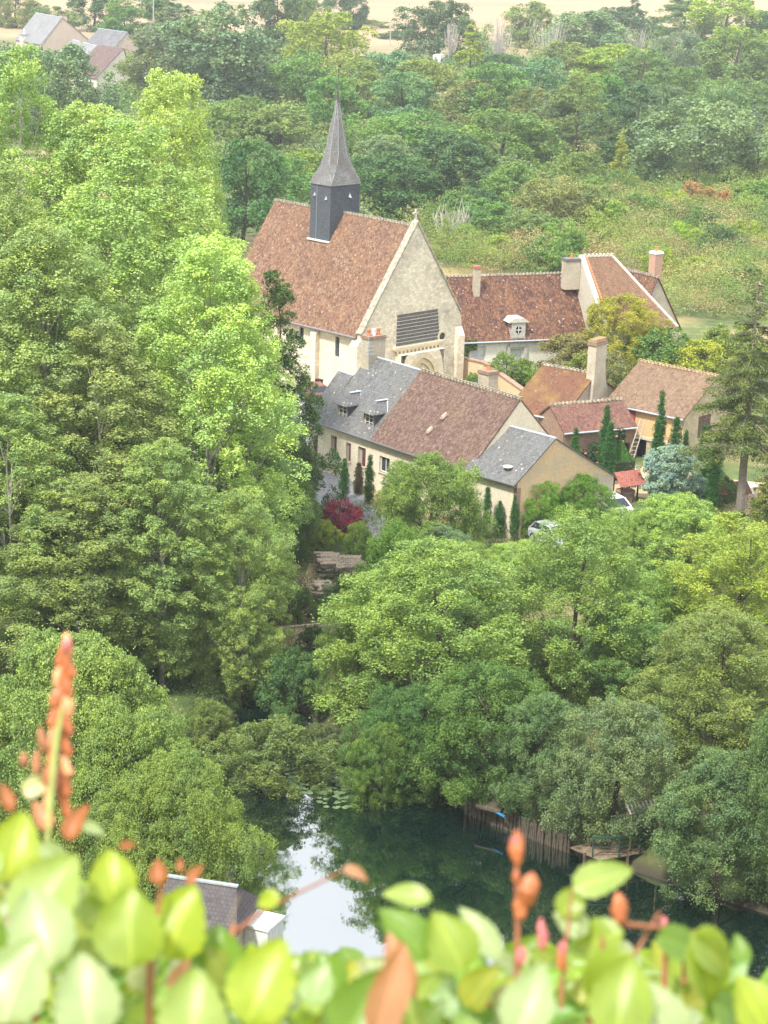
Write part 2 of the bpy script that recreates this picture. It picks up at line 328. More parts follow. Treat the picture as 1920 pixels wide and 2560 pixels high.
def ground_z(X, Y):
    X = np.asarray(X, float); Y = np.asarray(Y, float)
    land = 1.0 + np.clip((Y - 120) / 30, 0, 1) * 1.0 + .12 * np.sin(X * .31 + 1) * np.cos(Y * .23)
    land = np.where(Y > 240, land + .25 * np.sin(X * .05) * np.sin(Y * .04), land)
    land = land + np.clip(Y - 700, 0, 3000) * .012
    sd = river_sd(X, Y); z = np.where(sd > -1.6, np.minimum(land, -.15 + (-sd) * .9), land); z = np.maximum(z, -1.6)
    hill = 44.35 - np.clip(Y - 2.6, 0, 200) * .78; hill = np.where(Y < 2.6, 44.35 + np.clip(-Y, 0, 80) * .1, hill)
    return np.where(Y < 70, np.maximum(hill, z), z)
def gz(x, y): return float(ground_z(np.array([x]), np.array([y]))[0])
xs = np.concatenate([-45 - np.geomspace(2, 1500, 40)[::-1], np.arange(-45, 60, 1.0), 60 + np.geomspace(2, 1500, 40)])
ys = np.concatenate([np.arange(-60, 72, 3.0), np.arange(72, 235, 1.0), 235 + np.geomspace(2, 4500, 70)])
GX, GY = np.meshgrid(xs, ys); GZ = ground_z(GX, GY); ny, nx = GX.shape
me = bpy.data.meshes.new('ground'); idx = np.arange(nx * ny).reshape(ny, nx)
fc = np.stack([idx[:-1, :-1], idx[:-1, 1:], idx[1:, 1:], idx[1:, :-1]], -1).reshape(-1, 4)
def np_mesh(me, V, Fq, smooth=False):
    me.vertices.add(len(V)); me.vertices.foreach_set('co', V.astype(np.float32).ravel())
    me.loops.add(Fq.size); me.loops.foreach_set('vertex_index', Fq.astype(np.int32).ravel())
    me.polygons.add(len(Fq)); me.polygons.foreach_set('loop_start', (np.arange(len(Fq)) * Fq.shape[1]).astype(np.int32))
    me.polygons.foreach_set('loop_total', np.full(len(Fq), Fq.shape[1], np.int32))
    if smooth: me.polygons.foreach_set('use_smooth', np.ones(len(Fq), bool))
    me.update(calc_edges=True)
np_mesh(me, np.stack([GX, GY, GZ], -1).reshape(-1, 3), fc, True)
m, t, b, o = nodes('ground'); pos = N(t, 'ShaderNodeNewGeometry').outputs['Position']
n1 = noise(t, pos, .05, 5); n2 = noise(t, pos, .6, 5); n3 = noise(t, pos, 6, 3)
grass = ramp(t, n2, [(.3, (.05, .08, .02)), (.6, (.11, .14, .035)), (.75, (.22, .19, .08))])
dry = ramp(t, n3, [(.3, (.3, .2, .09)), (.7, (.46, .35, .18))])
col = mixc(t, ramp(t, n1, [(.5, (0, 0, 0)), (.6, (.8, .8, .8))]), grass, dry)
sx = N(t, 'ShaderNodeSeparateXYZ'); t.links.new(pos, sx.inputs[0])
yy = N(t, 'ShaderNodeMapRange'); yy.inputs[1].default_value = 560; yy.inputs[2].default_value = 640; t.links.new(sx.outputs[1], yy.inputs[0])
fld = ramp(t, noise(t, pos, .02, 4, stretch=(.25, 1, 1)), [(.35, (.3, .205, .115)), (.55, (.35, .25, .145)), (.7, (.22, .19, .1))])
col = mixc(t, yy.outputs[0], col, fld)
zz = N(t, 'ShaderNodeMapRange'); zz.inputs[1].default_value = .9; zz.inputs[2].default_value = .1; t.links.new(sx.outputs[2], zz.inputs[0])
col = mixc(t, zz.outputs[0], col, (.05, .04, .025)); t.links.new(col, b.inputs['Base Color']); b.inputs['Roughness'].default_value = .95; bump(t, b, n3, .6, .15)
me.materials.append(m); go = bpy.data.objects.new('ground', me); COL.objects.link(go); tag(go, kind='structure', label='grassy valley floor with dry patches and far stubble fields')
# river surface
m, t, b, o = nodes('river_water'); pos = N(t, 'ShaderNodeNewGeometry').outputs['Position']
b.inputs['Base Color'].default_value = (.002, .012, .009, 1); b.inputs['Roughness'].default_value = .03; b.inputs['IOR'].default_value = 5.0; b.inputs['Specular IOR Level'].default_value = .5
bump(t, b, noise(t, pos, .9, 3, stretch=(1, .6, 1)), .035, .12)
mb = MB()
for i in range(20):
    for j in range(16):
        x0, y0 = -45 + i * 6, 62 + j * 6; mb.quad([(x0, y0, 0), (x0 + 6, y0, 0), (x0 + 6, y0 + 6, 0), (x0, y0 + 6, 0)])
tag(mb.build('river', m), kind='structure', label='still dark green river mirroring a white sky')

def ribbon(name, pts, zoff, mat, label):
    mb = MB(); P = [np.array(p) for p in pts]; L_ = []; R2 = []
    for i in range(len(P)):
        (x, y, wd) = P[i]; a = P[max(i - 1, 0)]; b_ = P[min(i + 1, len(P) - 1)]; d = np.array([b_[0] - a[0], b_[1] - a[1]]); d /= np.linalg.norm(d); n = np.array([-d[1], d[0]])
        L_.append((x + n[0] * wd / 2, y + n[1] * wd / 2)); R2.append((x - n[0] * wd / 2, y - n[1] * wd / 2))
    for i in range(len(P) - 1):
        q = [L_[i], R2[i], R2[i + 1], L_[i + 1]]
        mb.quad([(x, y, gz(x, y) + zoff) for x, y in q])
    return tag(mb.build(name, mat), kind='structure', label=label)
ASPH = plain('asphalt', (.22, .22, .23), .9, var=.15, scale=2)
GRAV = plain('pale_gravel', (.45, .34, .2), .95, var=.2, scale=3)
def seg(pts, n=6):
    out = []
    for i in range(len(pts) - 1):
        for k in range(n): t_ = k / n; out.append(tuple(pts[i][j] * (1 - t_) + pts[i + 1][j] * t_ for j in range(3)))
    return out + [pts[-1]]
def UP(u, v, wd, z=2.0): p = unp(u, v, z); return (float(p[0]), float(p[1]), wd)
ribbon('road', seg([UP(720, 935, 4), UP(780, 975, 4.5), UP(785, 1060, 5), UP(815, 1215, 4.6), UP(850, 1260, 4.2), UP(960, 1330, 4), UP(1120, 1400, 4), UP(1300, 1440, 4)]), .05, ASPH, 'grey asphalt lane curving past the village house')
ribbon('pavement', seg([UP(700, 905, 3), UP(790, 965, 3), UP(868, 1005, 2.6)]), .1, GRAV, 'pale footway along the foot of the church wall')
ribbon('path', seg([UP(765, 1620, 1.1), UP(762, 1540, 1.2), UP(775, 1450, 1.2), UP(800, 1400, 1.4)]), .05, GRAV, 'narrow orange earth path beside the woodpiles')
ribbon('courtyard', seg([UP(1540, 1200, 9), UP(1640, 1210, 9), UP(1800, 1240, 10), UP(1930, 1250, 10)], 8), .05, GRAV, 'orange gravel yard in front of the barn')

# ------------------------------------------------------------------ church
ch = empty('village_church', (-2.625, 188.343, 2.3), .79, 'stone village church with steep reddish tiled roof and slate spire', 'church')
W, LN, HW, HR = 12.2, 17.76, 5.95, 14.5
shell(ch, W, LN, HW, HR, CSTONE, left_holes=[(2.55, 3.1, 3.1, 4.9), (7.2, 7.75, 3.4, 5.0), (12.6, 13.15, 3.3, 4.9)])
# gable wall proper, thicker, rising in a coping above the tiles
mb = MB(); T = .55; pr = [(-.35, 0), (W + .25, 0), (W + .25, 4.6), (W - .1, 6.3), (6.1, 14.95), (.1, 6.3), (-.35, 5.6)]
f = [(x, -T, z if z else -1.2) for x, z in pr]; bk = [(x, -.01, z if z else -1.2) for x, z in pr]
# gable front built as a grid-free polygon with the doorway let in as a part in front
mb.quad(f, [(x, z) for x, _, z in f]); mb.quad(bk[::-1])
for i in range(len(f)): j = (i + 1) % len(f); mb.quad([f[i], bk[i], bk[j], f[j]])
gw = mb.build('gable_wall', CSTONEG, ch)
mb = MB()
for p, q in (((.0, -.3, 6.3), (6.1, -.3, 15.0)), ((W, -.3, 6.3), (6.1, -.3, 15.0))): mb.bar(p, q, .7, .16)
mb.bar((-.45, -.3, 5.7), (.15, -.3, 6.35), .7, .2); mb.build('coping', plain('coping_stone', (.36, .32, .25), .9, var=.35, scale=3), gw)
mb = MB(); mb.bar((6.1, -.3, 14.9), (6.1, -.3, 16.1), .16); mb.bar((5.75, -.3, 15.75), (6.45, -.3, 15.75), .14); mb.lathe((6.1, -.3, 14.85), [(.3, 0), (.26, .2), (.12, .3)], 8); mb.build('stone_cross', plain('cross_stone', (.5, .46, .38), .9), gw)
# weathered slate hanging above the porch
mb = MB(); z0, z1 = 4.15, 7.0; n = 9
for i in range(n):
    a = z0 + (z1 - z0) * i / n; bb = a + (z1 - z0) / n; x0 = 3.95 + .03 * (i % 2); x1 = 9.45 - i * .045
    mb.hexa([(x0, -T - .02, a), (x1, -T - .02, a), (x1, -T - .001, a), (x0, -T - .001, a), (x0, -T - .07, bb - .05), (x1, -T - .07, bb - .05), (x1, -T - .001, bb - .05), (x0, -T - .001, bb - .05)])
    if i >= 1: pass
sp_ = mb.build('slate_panel', plain('weathered_slate_panel', (.17, .16, .15), .9, var=.55, scale=9), gw)
mb = MB()
for i in range(n + 1):
    if i in (8, 9): continue
    a = z0 + (z1 - z0) * i / n; mb.bar((3.95, -T - .05, a - .02), (9.5 - i * .045, -T - .05, a - .02), .1, .035)
mb.build('batten', plain('pale_batten', (.44, .42, .38), .8), sp_)
mb = MB(); mb.box((3.55, -T - .3, 3.85), (9.85, -T - .002, 4.08)); mb.box((3.65, -T - .2, 3.68), (9.75, -T - .003, 3.85))
for i in range(12): mb.box((3.9 + i * .49, -T - .2, 3.42), (4.08 + i * .49, -T - .004, 3.68))
mb.build('cornice', STONET, gw)
# porch block and pointed archway of stepped orders
def arch_pts(cx, hw_, spring, z_base, k=1.25, n=9):
    r = hw_ * k; P = [(cx - hw_, z_base)]
    ca = cx - hw_ + r; th = math.acos((ca - cx) / r)
    for i in range(n + 1): a = pi - th * 0 - (pi - (pi - th)) * i / n; P.append((ca + r * cos(a), spring + r * sin(a)))
    cb = cx + hw_ - r
    for i in range(n - 1, -1, -1): a = (pi - th) - 0 + th * (n - i) / n; P.append((2 * cx - (ca + r * cos(pi - th * (i / n))), spring + r * sin(pi - th * (i / n))))
    P.append((cx + hw_, z_base)); return P
def arch_ring(mb, cx, w_out, w_in, spring, zb, y_front, y_back):
    A = arch_pts(cx, w_out, spring, zb); B = arch_pts(cx, w_in, spring, zb)
    for i in range(len(A) - 1):
        a0, a1, b0, b1 = A[i], A[i + 1], B[i], B[i + 1]
        mb.quad([(a0[0], y_front, a0[1]), (a1[0], y_front, a1[1]), (b1[0], y_front, b1[1]), (b0[0], y_front, b0[1])])
        mb.quad([(b0[0], y_front, b0[1]), (b1[0], y_front, b1[1]), (b1[0], y_back, b1[1]), (b0[0], y_back, b0[1])])
        mb.quad([(a0[0], y_front, a0[1]), (a0[0], y_back, a0[1]), (a1[0], y_back, a1[1]), (a1[0], y_front, a1[1])])
cx = 6.75; SP = .75; YB = -T
mb = MB()   # porch slab with a pointed hole: fill between block outline and the outer arch
A = arch_pts(cx, 2.15, SP, -1.2); Yf = -T - .7; xl, xr_, zt = 3.95, 9.5, 3.4
for i in range(len(A) - 1):
    (x0, z0_), (x1, z1_) = A[i], A[i + 1]
    def outp(x, z):
        if z < SP + .01: return (xl if x < cx else xr_, z)
        return (x, zt) if False else (cx + (x - cx) / 2.15 * (xr_ - xl) / 2, zt if abs(x - cx) < 1.6 else z + (zt - z) * (1 - (abs(x - cx) - 1.6) / .55))
    o0, o1 = outp(x0, z0_), outp(x1, z1_)
    mb.quad([(x0, Yf, z0_), (x1, Yf, z1_), (o1[0], Yf, o1[1]), (o0[0], Yf, o0[1])])
mb.quad([(xl, Yf, zt), (xr_, Yf, zt), (xr_, YB, zt + .02), (xl, YB, zt + .02)]); mb.quad([(xl, Yf, -1.2), (xl, Yf, zt), (xl, YB, zt), (xl, YB, -1.2)]); mb.quad([(xr_, Yf, -1.2), (xr_, YB, -1.2), (xr_, YB, zt), (xr_, Yf, zt)])
pb = mb.build('porch', CSTONE, ch)
mb = MB(); k = 0
for (wo, wi) in ((2.15, 1.75), (1.75, 1.35), (1.35, .98)):
    arch_ring(mb, cx, wo, wi, SP - k * .02, -1.2, Yf + .02 + k * .17, YB + .0); k += 1
mb.build('archivolt', STONET, pb)
mb = MB(); D = arch_pts(cx, .98, SP - .04, -1.2); mb.quad([(x, YB - .06, z) for x, z in D]); mb.build('door', plain('old_door', (.09, .07, .06), .8), pb)
mb = MB(); c0 = Vector((9.75, -T, 4.35))
for i in range(16):
    a0, a1 = 2 * pi * i / 16, 2 * pi * (i + 1) / 16
    for r0, r1, y in ((.38, .6, -.12),):
        mb.quad([c0 + Vector((r0 * cos(a0), y, r0 * sin(a0))), c0 + Vector((r1 * cos(a0), y, r1 * sin(a0))), c0 + Vector((r1 * cos(a1), y, r1 * sin(a1))), c0 + Vector((r0 * cos(a1), y, r0 * sin(a1)))])
        mb.quad([c0 + Vector((r1 * cos(a0), y, r1 * sin(a0))), c0 + Vector((r1 * cos(a0), 0, r1 * sin(a0))), c0 + Vector((r1 * cos(a1), 0, r1 * sin(a1))), c0 + Vector((r1 * cos(a1), y, r1 * sin(a1)))])
        mb.quad([c0 + Vector((r0 * cos(a0), y, r0 * sin(a0))), c0 + Vector((r0 * cos(a1), y, r0 * sin(a1))), c0 + Vector((r0 * cos(a1), -.01, r0 * sin(a1))), c0 + Vector((r0 * cos(a0), -.01, r0 * sin(a0)))])
ow = mb.build('round_window', STONET, gw)
mb = MB(); mb.quad([c0 + Vector((.4 * cos(2 * pi * i / 16), -.012, .4 * sin(2 * pi * i / 16))) for i in range(16)]); mb.build('pane', GLASS, ow)
# corner buttresses and side buttresses
def buttress(x0, x1, y0, y1, top, slope_axis, drop=1.2):
    mb = MB(); c = [(x0, y0, -1.2), (x1, y0, -1.2), (x1, y1, -1.2), (x0, y1, -1.2)]
    tz = {('x0', 0): 0}; 
    if slope_axis == '-x': tp = [top - drop, top, top, top - drop]
    else: tp = [top - drop, top - drop, top, top]
    mb.hexa(c + [(c[i][0], c[i][1], tp[i]) for i in range(4)]); mb.build('buttress', CSTONE, ch)
buttress(-.5, -.02, 5.1, 5.8, 5.2, '-x', .35); buttress(-.5, -.02, 10.2, 10.9, 5.2, '-x', .35); buttress(-.8, -.36, -.5, .45, 5.2, '-x', .5)
buttress(.0, .8, -.95, -T - .01, 5.6, '-y', .7); buttress(11.5, W + .2, -.95, -T - .01, 5.0, '-y', .8)
for y, z, h in ((2.55, 3.1, 1.8), (7.2, 3.4, 1.6), (12.6, 3.3, 1.6)):
    f_ = windowp(ch, (0, y, z), (0, 1, 0), (1, 0, 0), .55, h, frame=plain('leading', (.07, .075, .08), .5), pane=plain('leaded_glass', (.13, .14, .15), .3), bars=(1, 5), sill=False)
    mb = MB()
    for k in range(7):
        a0, a1 = pi * k / 7, pi * (k + 1) / 7
        mb.hexa([(-.04, y + .275 - .42 * cos(a), z + h + .3 * sin(a) - .05) if i in (1, 2) else (-.04, y + .275 - .26 * cos(a), z + h + .0 * sin(a)) for i, a in ((0, a0), (1, a0), (2, a1), (3, a1))] + [(.05, y + .275 - .42 * cos(a), z + h + .3 * sin(a) - .05) if i in (1, 2) else (.05, y + .275 - .26 * cos(a), z + h) for i, a in ((0, a0), (1, a0), (2, a1), (3, a1))])
    mb.build('window_head', STONET, f_)
rf = roof(ch, W, .25, LN, HW, HR, T_CH, over=.45, verge=.25, gutter=None, sag=.1, seed=11)
mb = MB(); mb.box((-.3, .1, HW - .75), (-.02, LN, HW - .4)); mb.build('eaves_cornice', plain('eaves_stone', (.42, .3, .19), .9, var=.3), ch)
mb = MB(); mb.tube([(-.55, 0, HW - .62), (-.55, LN, HW - .62)], .09, 8); mb.tube([(-.5, .35, HW - .6), (-.2, .4, HW - 1.1), (-.15, .45, 1)], .05); mb.build('gutter', plain('lead_gutter', (.2, .19, .2), .6), rf)
# slate bell tower astride the ridge, flared octagonal spire
tw = empty('bell_tower', (6.1, 10.0, 0)); tw.parent = ch
tx, ty, zb, zt = 1.8, 1.3, 9.3, 17.15
mb = MB(); mb.hexa([(-tx, -ty, zb), (tx, -ty, zb), (tx, ty, zb), (-tx, ty, zb), (-tx - .02, -ty - .02, zt), (tx + .02, -ty - .02, zt), (tx + .02, ty + .02, zt), (-tx - .02, ty + .02, zt)]); tb = mb.build('belfry', S_TO, tw)
def ring(k, z, octf):
    P = []
    for sx_, sy_ in ((-1, -1), (1, -1), (1, 1), (-1, 1)):
        X, Y = (tx + .12) * k * sx_, (ty + .12) * k * sy_; 
        c1 = (X * (1 - .55 * octf), Y), (X, Y * (1 - .55 * octf)); P += [c1[0], c1[1]] if sx_ * sy_ < 0 else [c1[1], c1[0]]
    return [(x, y, z) for x, y in P]
prof = [(1.0, zt - .02, 0), (.93, zt + .4, .12), (.83, zt + .95, .4), (.69, zt + 1.8, .75), (.57, zt + 2.7, 1), (.46, zt + 3.7, 1), (.3, zt + 5.2, 1), (.15, zt + 6.5, 1), (.05, zt + 7.5, 1)]
mb = MB(); RR = [ring(*p) for p in prof]
for i in range(len(RR) - 1):
    for j in range(8): k2 = (j + 1) % 8; mb.quad([RR[i][j], RR[i][k2], RR[i + 1][k2], RR[i + 1][j]])
mb.quad(RR[-1]); mb.quad(RR[0][::-1]); spo = mb.build('spire', S_SP, tw)
mb = MB()
for j in range(8):
    mb.tube([RR[i][j] for i in range(1, len(RR))], .035, 5)
mb.build('hip_strip', plain('pale_lead', (.27, .27, .27), .6), spo)
mb = MB(); mb.lathe((0, 0, zt + 6.6), [(.18, 0), (.16, .7), (.09, 1.5), (.04, 2.0)], 8); mb.tube([(0, 0, zt + 8.4), (0, 0, zt + 10.2)], .03, 6); mb.tube([(-.3, 0, zt + 9.9), (.3, 0, zt + 9.9)], .02, 5); mb.hexa([(-.02, -.01, zt + 10.3), (.35, -.01, zt + 10.3), (.35, .01, zt + 10.3), (-.02, .01, zt + 10.3), (-.02, -.01, zt + 10.5), (.25, -.01, zt + 10.6), (.25, .01, zt + 10.6), (-.02, .01, zt + 10.5)]); mb.build('weather_vane', plain('dark_lead', (.09, .075, .08), .5, .3), tw)
for (x, y, z, dr) in ((-tx - .02, .75, 16.1, 0), (-tx - .02, -.75, 15.9, 0), (.55, -ty - .02, 16.0, 1), (-tx - .02, .2, 11.5, 0)):
    mb = MB(); s_ = .14
    if dr == 0: a = [(x, y - s_, z), (x, y + s_, z), (x, y, z + .34), (x - .24, y, z - .05)]
    else: a = [(x - s_, y, z), (x + s_, y, z), (x, y, z + .42), (x, y - .3, z - .05)]
    mb.quad([a[0], a[3], a[2]]); mb.quad([a[3], a[1], a[2]]); lv = mb.build('louvre_hood', plain('zinc_hood', (.38, .4, .42), .5), tw)
    mb = MB(); mb.quad([a[0], a[1], a[3]]); mb.build('painted_opening', DARK, lv)  # dark face paints the shade under the hood
mb = MB(); mb.tube([(-tx - .05, .45, zb), (-tx - .05, .45, zt)], .02, 4); mb.build('lightning_cable', ZINC, tw)
zr = HW + (HR - HW) * (6.1 - tx) / 6.1
mb = MB(); mb.bar((-tx - .08, -ty - .15, zr + .12), (-tx - .08, ty + .15, zr + .12), .3, .14); mb.build('lead_flashing', plain('pale_flashing', (.55, .55, .52), .6), tw)

# ------------------------------------------------------------------ village house with slate roof + brown tiled house + slate annex
TH = .69; HO = np.array([6.08, 150.67])
ax = np.array([cos(TH), sin(TH)]); ay = np.array([-sin(TH), cos(TH)])
JY = 11.1; W, HW, HR = 8.82, 4.08, 8.55
th_ = empty('tiled_house', (*HO, 2.0), TH, 'long cream house with brown tiled roof and two small roof vents', 'house')
shell(th_, W, JY - .02, HW, HR, TCREAM, left_holes=[(9.1, 10.3, 1.6, 2.8), (7.0, 8.0, 1.4, 2.75)])
r_ = roof(th_, W, 0, JY - .02, HW, HR, T_HO, gutter=ZINCD, seed=21, sag=.07, verge=.02)
windowp(th_, (0, 9.1, 1.6), (0, 1, 0), (1, 0, 0), 1.2, 1.2, bars=(1, 0)); windowp(th_, (0, 7.0, 1.4), (0, 1, 0), (1, 0, 0), 1.0, 1.35, bars=(1, 1))
for (x, y) in ((2.1, 5.6), (1.1, 6.0)):
    z = HW + (HR - HW) * x / 4.41; mb = MB(); mb.hexa([(x - .25, y - .16, z + .12), (x + .2, y - .16, z + .4), (x + .2, y + .16, z + .4), (x - .25, y + .16, z + .12), (x - .22, y - .1, z + .32), (x + .2, y - .1, z + .58), (x + .2, y + .1, z + .58), (x - .22, y + .1, z + .32)]); mb.build('roof_vent', WOODL, r_)
chimney(th_, 5.35, 4.6, 7.2, 9.55, .95, 1.15, GREYW, 1)
mb = MB(); mb.lathe((4.9, 5.5, 8.1), [(.12, 0), (.12, .5), (.2, .52), (.16, .6)], 8); mb.build('flue', ZINC, r_)
sh = empty('slate_house', (*(HO + ay * JY), 2.0), TH, 'cream house with lichen-spotted slate roof and two hipped dormers', 'house')
SL = 6.2; sx_ = JY
shell(sh, W, SL, HW, HR, TCREAM, left_holes=[(.85, 1.8, 1.55, 2.95), (2.65, 3.25, 1.55, 2.95), (4.4, 5.15, 1.65, 3.1)])
r_ = roof(sh, W, .0, SL, HW, HR, S_HO, ridge=ZINC, bumps=False, gutter=ZINCD, seed=31, sag=.03, verge=.02)
mb = MB(); mb.box((-.16, 0, HW - .5), (-.005, SL, HW - .22)); mb.build('eaves_band', plain('pale_band', (.62, .58, .5), .8), sh)
for (y, w2, z, h) in ((.85, .95, 1.55, 1.4), (2.65, .6, 1.55, 1.4), (4.4, .75, 1.65, 1.45)):
    mb = MB(); mb.quad([(.15, y, z), (.15, y + w2 * .62, z), (.15, y + w2 * .62, z + h), (.15, y, z + h)]); 
    mb.hexa([(.1, y + .02, z), (.14, y + .02, z), (.14, y + w2 * .55, z), (.1, y + w2 * .55, z), (.1, y + .02, z + h), (.14, y + .02, z + h), (.14, y + w2 * .55, z + h), (.1, y + w2 * .55, z + h)]); s_ = mb.build('shutter', SHUT, sh)
    mb = MB(); mb.quad([(.2, y, z), (.2, y + w2, z), (.2, y + w2, z + h), (.2, y, z + h)]); mb.build('pane', plain('pale_reveal', (.42, .38, .32), .8), s_)
    mb = MB(); mb.box((-.1, y - .08, z - .12), (.1, y + w2 + .08, z)); mb.build('sill', STONET, s_)
def dormer(root, y, x0=.42, z0=4.45, wd=1.25, ht=1.2):
    sl = (HR - HW) / (W / 2); d = empty('dormer', (0, y, 0)); d.parent = root; a = wd / 2; xt = x0 + (z0 + ht - (HW + sl * x0)) / sl + .05
    zc = lambda x: HW + sl * x
    mb = MB()
    for s_ in (-1, 1):
        yy_ = s_ * a; mb.quad([(x0, yy_, zc(x0)), (xt, yy_, zc(xt)), (x0, yy_, z0 + ht)]); mb.quad([(x0, yy_ - s_ * .1, zc(x0)), (xt, yy_ - s_ * .1, zc(xt)), (x0, yy_ - s_ * .1, z0 + ht)])
    ck = mb.build('cheek', plain('dark_slate_cheek', (.06, .075, .085), .6), d)
    mb = MB(); wall(mb, (x0, -a, zc(x0) - .1), (0, 1, 0), (0, 0, 1), wd, z0 + ht - zc(x0) + .1, [(.12, wd - .12, z0 - zc(x0) + .18, z0 + ht - zc(x0) + .02)], .12, (1, 0, 0)); mb.build('front', plain('dormer_wood', (.4, .24, .13), .8), d)
    windowp(d, (x0, -a + .12, z0 + .1), (0, 1, 0), (1, 0, 0), wd - .24, ht - .2, bars=(1, 2), deep=.08, sillm=plain('lead_sill', (.45, .46, .47), .6))
    mb = MB(); o2 = .22; ze = z0 + ht - .02; yk = a + o2; zr_ = ze + .78; xh = x0 + .75; xe = (zr_ - HW) / sl; xs_ = x0 - o2 - .1
    xj = (ze - HW) / sl
    mb.quad([(xs_, -yk, ze), (xs_, yk, ze), (xh, 0, zr_)]); mb.quad([(xs_, -yk, ze), (xh, 0, zr_), (xe, 0, zr_), (xj, -yk, ze)]); mb.quad([(xs_, yk, ze), (xj, yk, ze), (xe, 0, zr_), (xh, 0, zr_)])
    mb.quad([(xs_, -yk, ze - .06), (xs_, yk, ze - .06), (xj, yk, ze - .06), (xj, -yk, ze - .06)]); mb.quad([(xs_, -yk, ze - .06), (xs_, -yk, ze), (xs_, yk, ze), (xs_, yk, ze - .06)]); mb.quad([(xs_, -yk, ze - .06), (xj, -yk, ze - .06), (xj, -yk, ze), (xs_, -yk, ze)])
    dr = mb.build('dormer_roof', S_HO, d)
    k = MB(); k.bar((xh - .05, 0, zr_ + .03), (xe, 0, zr_ + .03), .24, .06); k.bar((xe - .02, -.02, zr_ + .04), (xj + .05, -yk - .12, ze + .08), .26, .05); k.build('zinc_strip', plain('bright_zinc', (.55, .62, .68), .4, .2), dr)
dormer(sh, 1.15); dormer(sh, 4.35)
c_ = chimney(sh, 4.3, SL - .55, 7.4, 10.1, 1.6, .95, GREYW, 0)
for i, (dx, mt) in enumerate(((-.5, POT), (0, WHITE), (.45, POT))):
    mb = MB(); mb.lathe((4.3 + dx, SL - .55, 10.34), [(.15, 0), (.12, .3), (.16, .36), (.16, .5)], 10); mb.build('chimney_pot', mt, c_)
mb = MB(); mb.tube([(3.4, SL - 1.1, 8.2), (3.4, SL - 1.1, 10.6)], .025, 5)
for k in range(4): mb.tube([(3.1, SL - 1.1, 9 + k * .3), (4.0 - k * .1, SL - 1.1, 9 + k * .3)], .018, 4)
mb.build('aerial', ZINC, c_)
ex = empty('low_slate_wing', (*(HO + ay * (JY + SL + .02) + ax * .1), 2.0), .66, 'small low slate-roofed wing at the left end of the dormered house', 'house wing')
shell(ex, 5.6, 1.9, 4.0, 7.1, TCREAM, left_holes=[(.7, 1.3, .9, 2.6)]); roof(ex, 5.6, .2, 1.9, 4.0, 7.1, S_HO, ridge=ZINC, bumps=False, gutter=ZINCD, seed=41)
mb = MB(); mb.box((.1, .7, .9), (.16, 1.3, 2.6)); mb.build('shutter', SHUT, ex)
an = empty('slate_annex', (9.187, 147.244, 2.0), .779, 'slate-roofed annex with bare orange rendered gable beside the garden', 'annex')
shell(an, 10.4, 4.9, 4.15, 6.67, ORANGER, xr=3.75, hwr=2.9); roof(an, 10.4, 0, 4.9, 4.15, 6.67, S_HO, xr=3.75, hwr=2.9, ridge=ZINC, bumps=False, gutter=ZINCD, seed=51, verge=.05)
mb = MB(); mb.quad([(-.012, 0.01, -1), (-.012, 5.2, -1), (-.012, 5.2, 3.95), (-.012, 0.01, 3.95)]); mb.build('side_render', TCREAM, an)
mb = MB(); mb.box((-.03, -.03, -1), (.35, .3, 3.75)); mb.build('brick_quoin', BRICKW, an)
mb = MB(); mb.quad([(8.1, -.015, -1), (10.41, -.015, -1), (10.41, -.015, 2.85), (8.1, -.015, 3.55)]); mb.build('pale_patch', GREYW, an)

# ------------------------------------------------------------------ priory, its tall wing and rear range
TP = .36; p0 = unp(1149, 936, 2)
pr_ = empty('priory_house', (float(p0[0]) - cos(TP) * .6, float(p0[1]) - sin(TP) * .6, 2.0), TP, 'long white house under a speckled purple tiled roof behind the church', 'house')
PW, PD, PH, PR = 15.2, 8.2, 3.35, 8.35
# ridge runs along local x here: build in a frame turned a quarter
def across(root, Wx, D, hw, hr, wmat, rmat, holes=(), seed=1, ridge=MORTAR, bumps=True, gutter=ZINC, over=.3, label=None, hipr=0):
    """house whose eaves face local -y: sub-frame turned so its x runs back and its y runs left"""
    f_ = empty('body', (Wx, 0, 0), pi / 2); f_.parent = root
    shell(f_, D, Wx, hw, hr, wmat, left_holes=[(Wx - b_, Wx - a_, c_, d_) for a_, b_, c_, d_ in holes])
    return f_, roof(f_, D, 0, Wx, hw, hr, rmat, seed=seed, ridge=ridge, bumps=bumps, gutter=gutter, over=over, label=label)
fb, r_ = across(pr_, PW, PD, PH, PR, WHITEW, T_PR, holes=[(1.7, 3.1, .2, 2.6), (5.6, 6.9, -.3, 2.2)], seed=61)
windowp(pr_, (1.7, 0, .2), (1, 0, 0), (0, 1, 0), 1.4, 2.4, pane=plain('pale_blind', (.6, .6, .6), .6), bars=(1, 2))
windowp(pr_, (5.6, 0, -.3), (1, 0, 0), (0, 1, 0), 1.3, 2.5, pane=plain('grey_shutter', (.5, .51, .52), .6), bars=(1, 1))
mb = MB()   # carved stone dormer with an oval window over the door bay
mb.box((5.45, -.22, 2.4), (7.05, .0, 3.3)); mb.box((5.55, -.25, 3.3), (6.95, 1.6, 4.75)); mb.hexa([(5.2, -.35, 4.75), (7.3, -.35, 4.75), (7.3, 1.9, 4.75), (5.2, 1.9, 4.75), (5.75, -.3, 5.15), (6.75, -.3, 5.15), (6.75, 1.9, 5.15), (5.75, 1.9, 5.15)])
dm = mb.build('stone_dormer', plain('grey_stone', (.45, .42, .37), .9, var=.2), pr_)
mb = MB(); mb.quad([(6.25 + .3 * cos(2 * pi * i / 14), -.262, 4.05 + .36 * sin(2 * pi * i / 14)) for i in range(14)]); ov = mb.build('oval_window', DARK, dm)
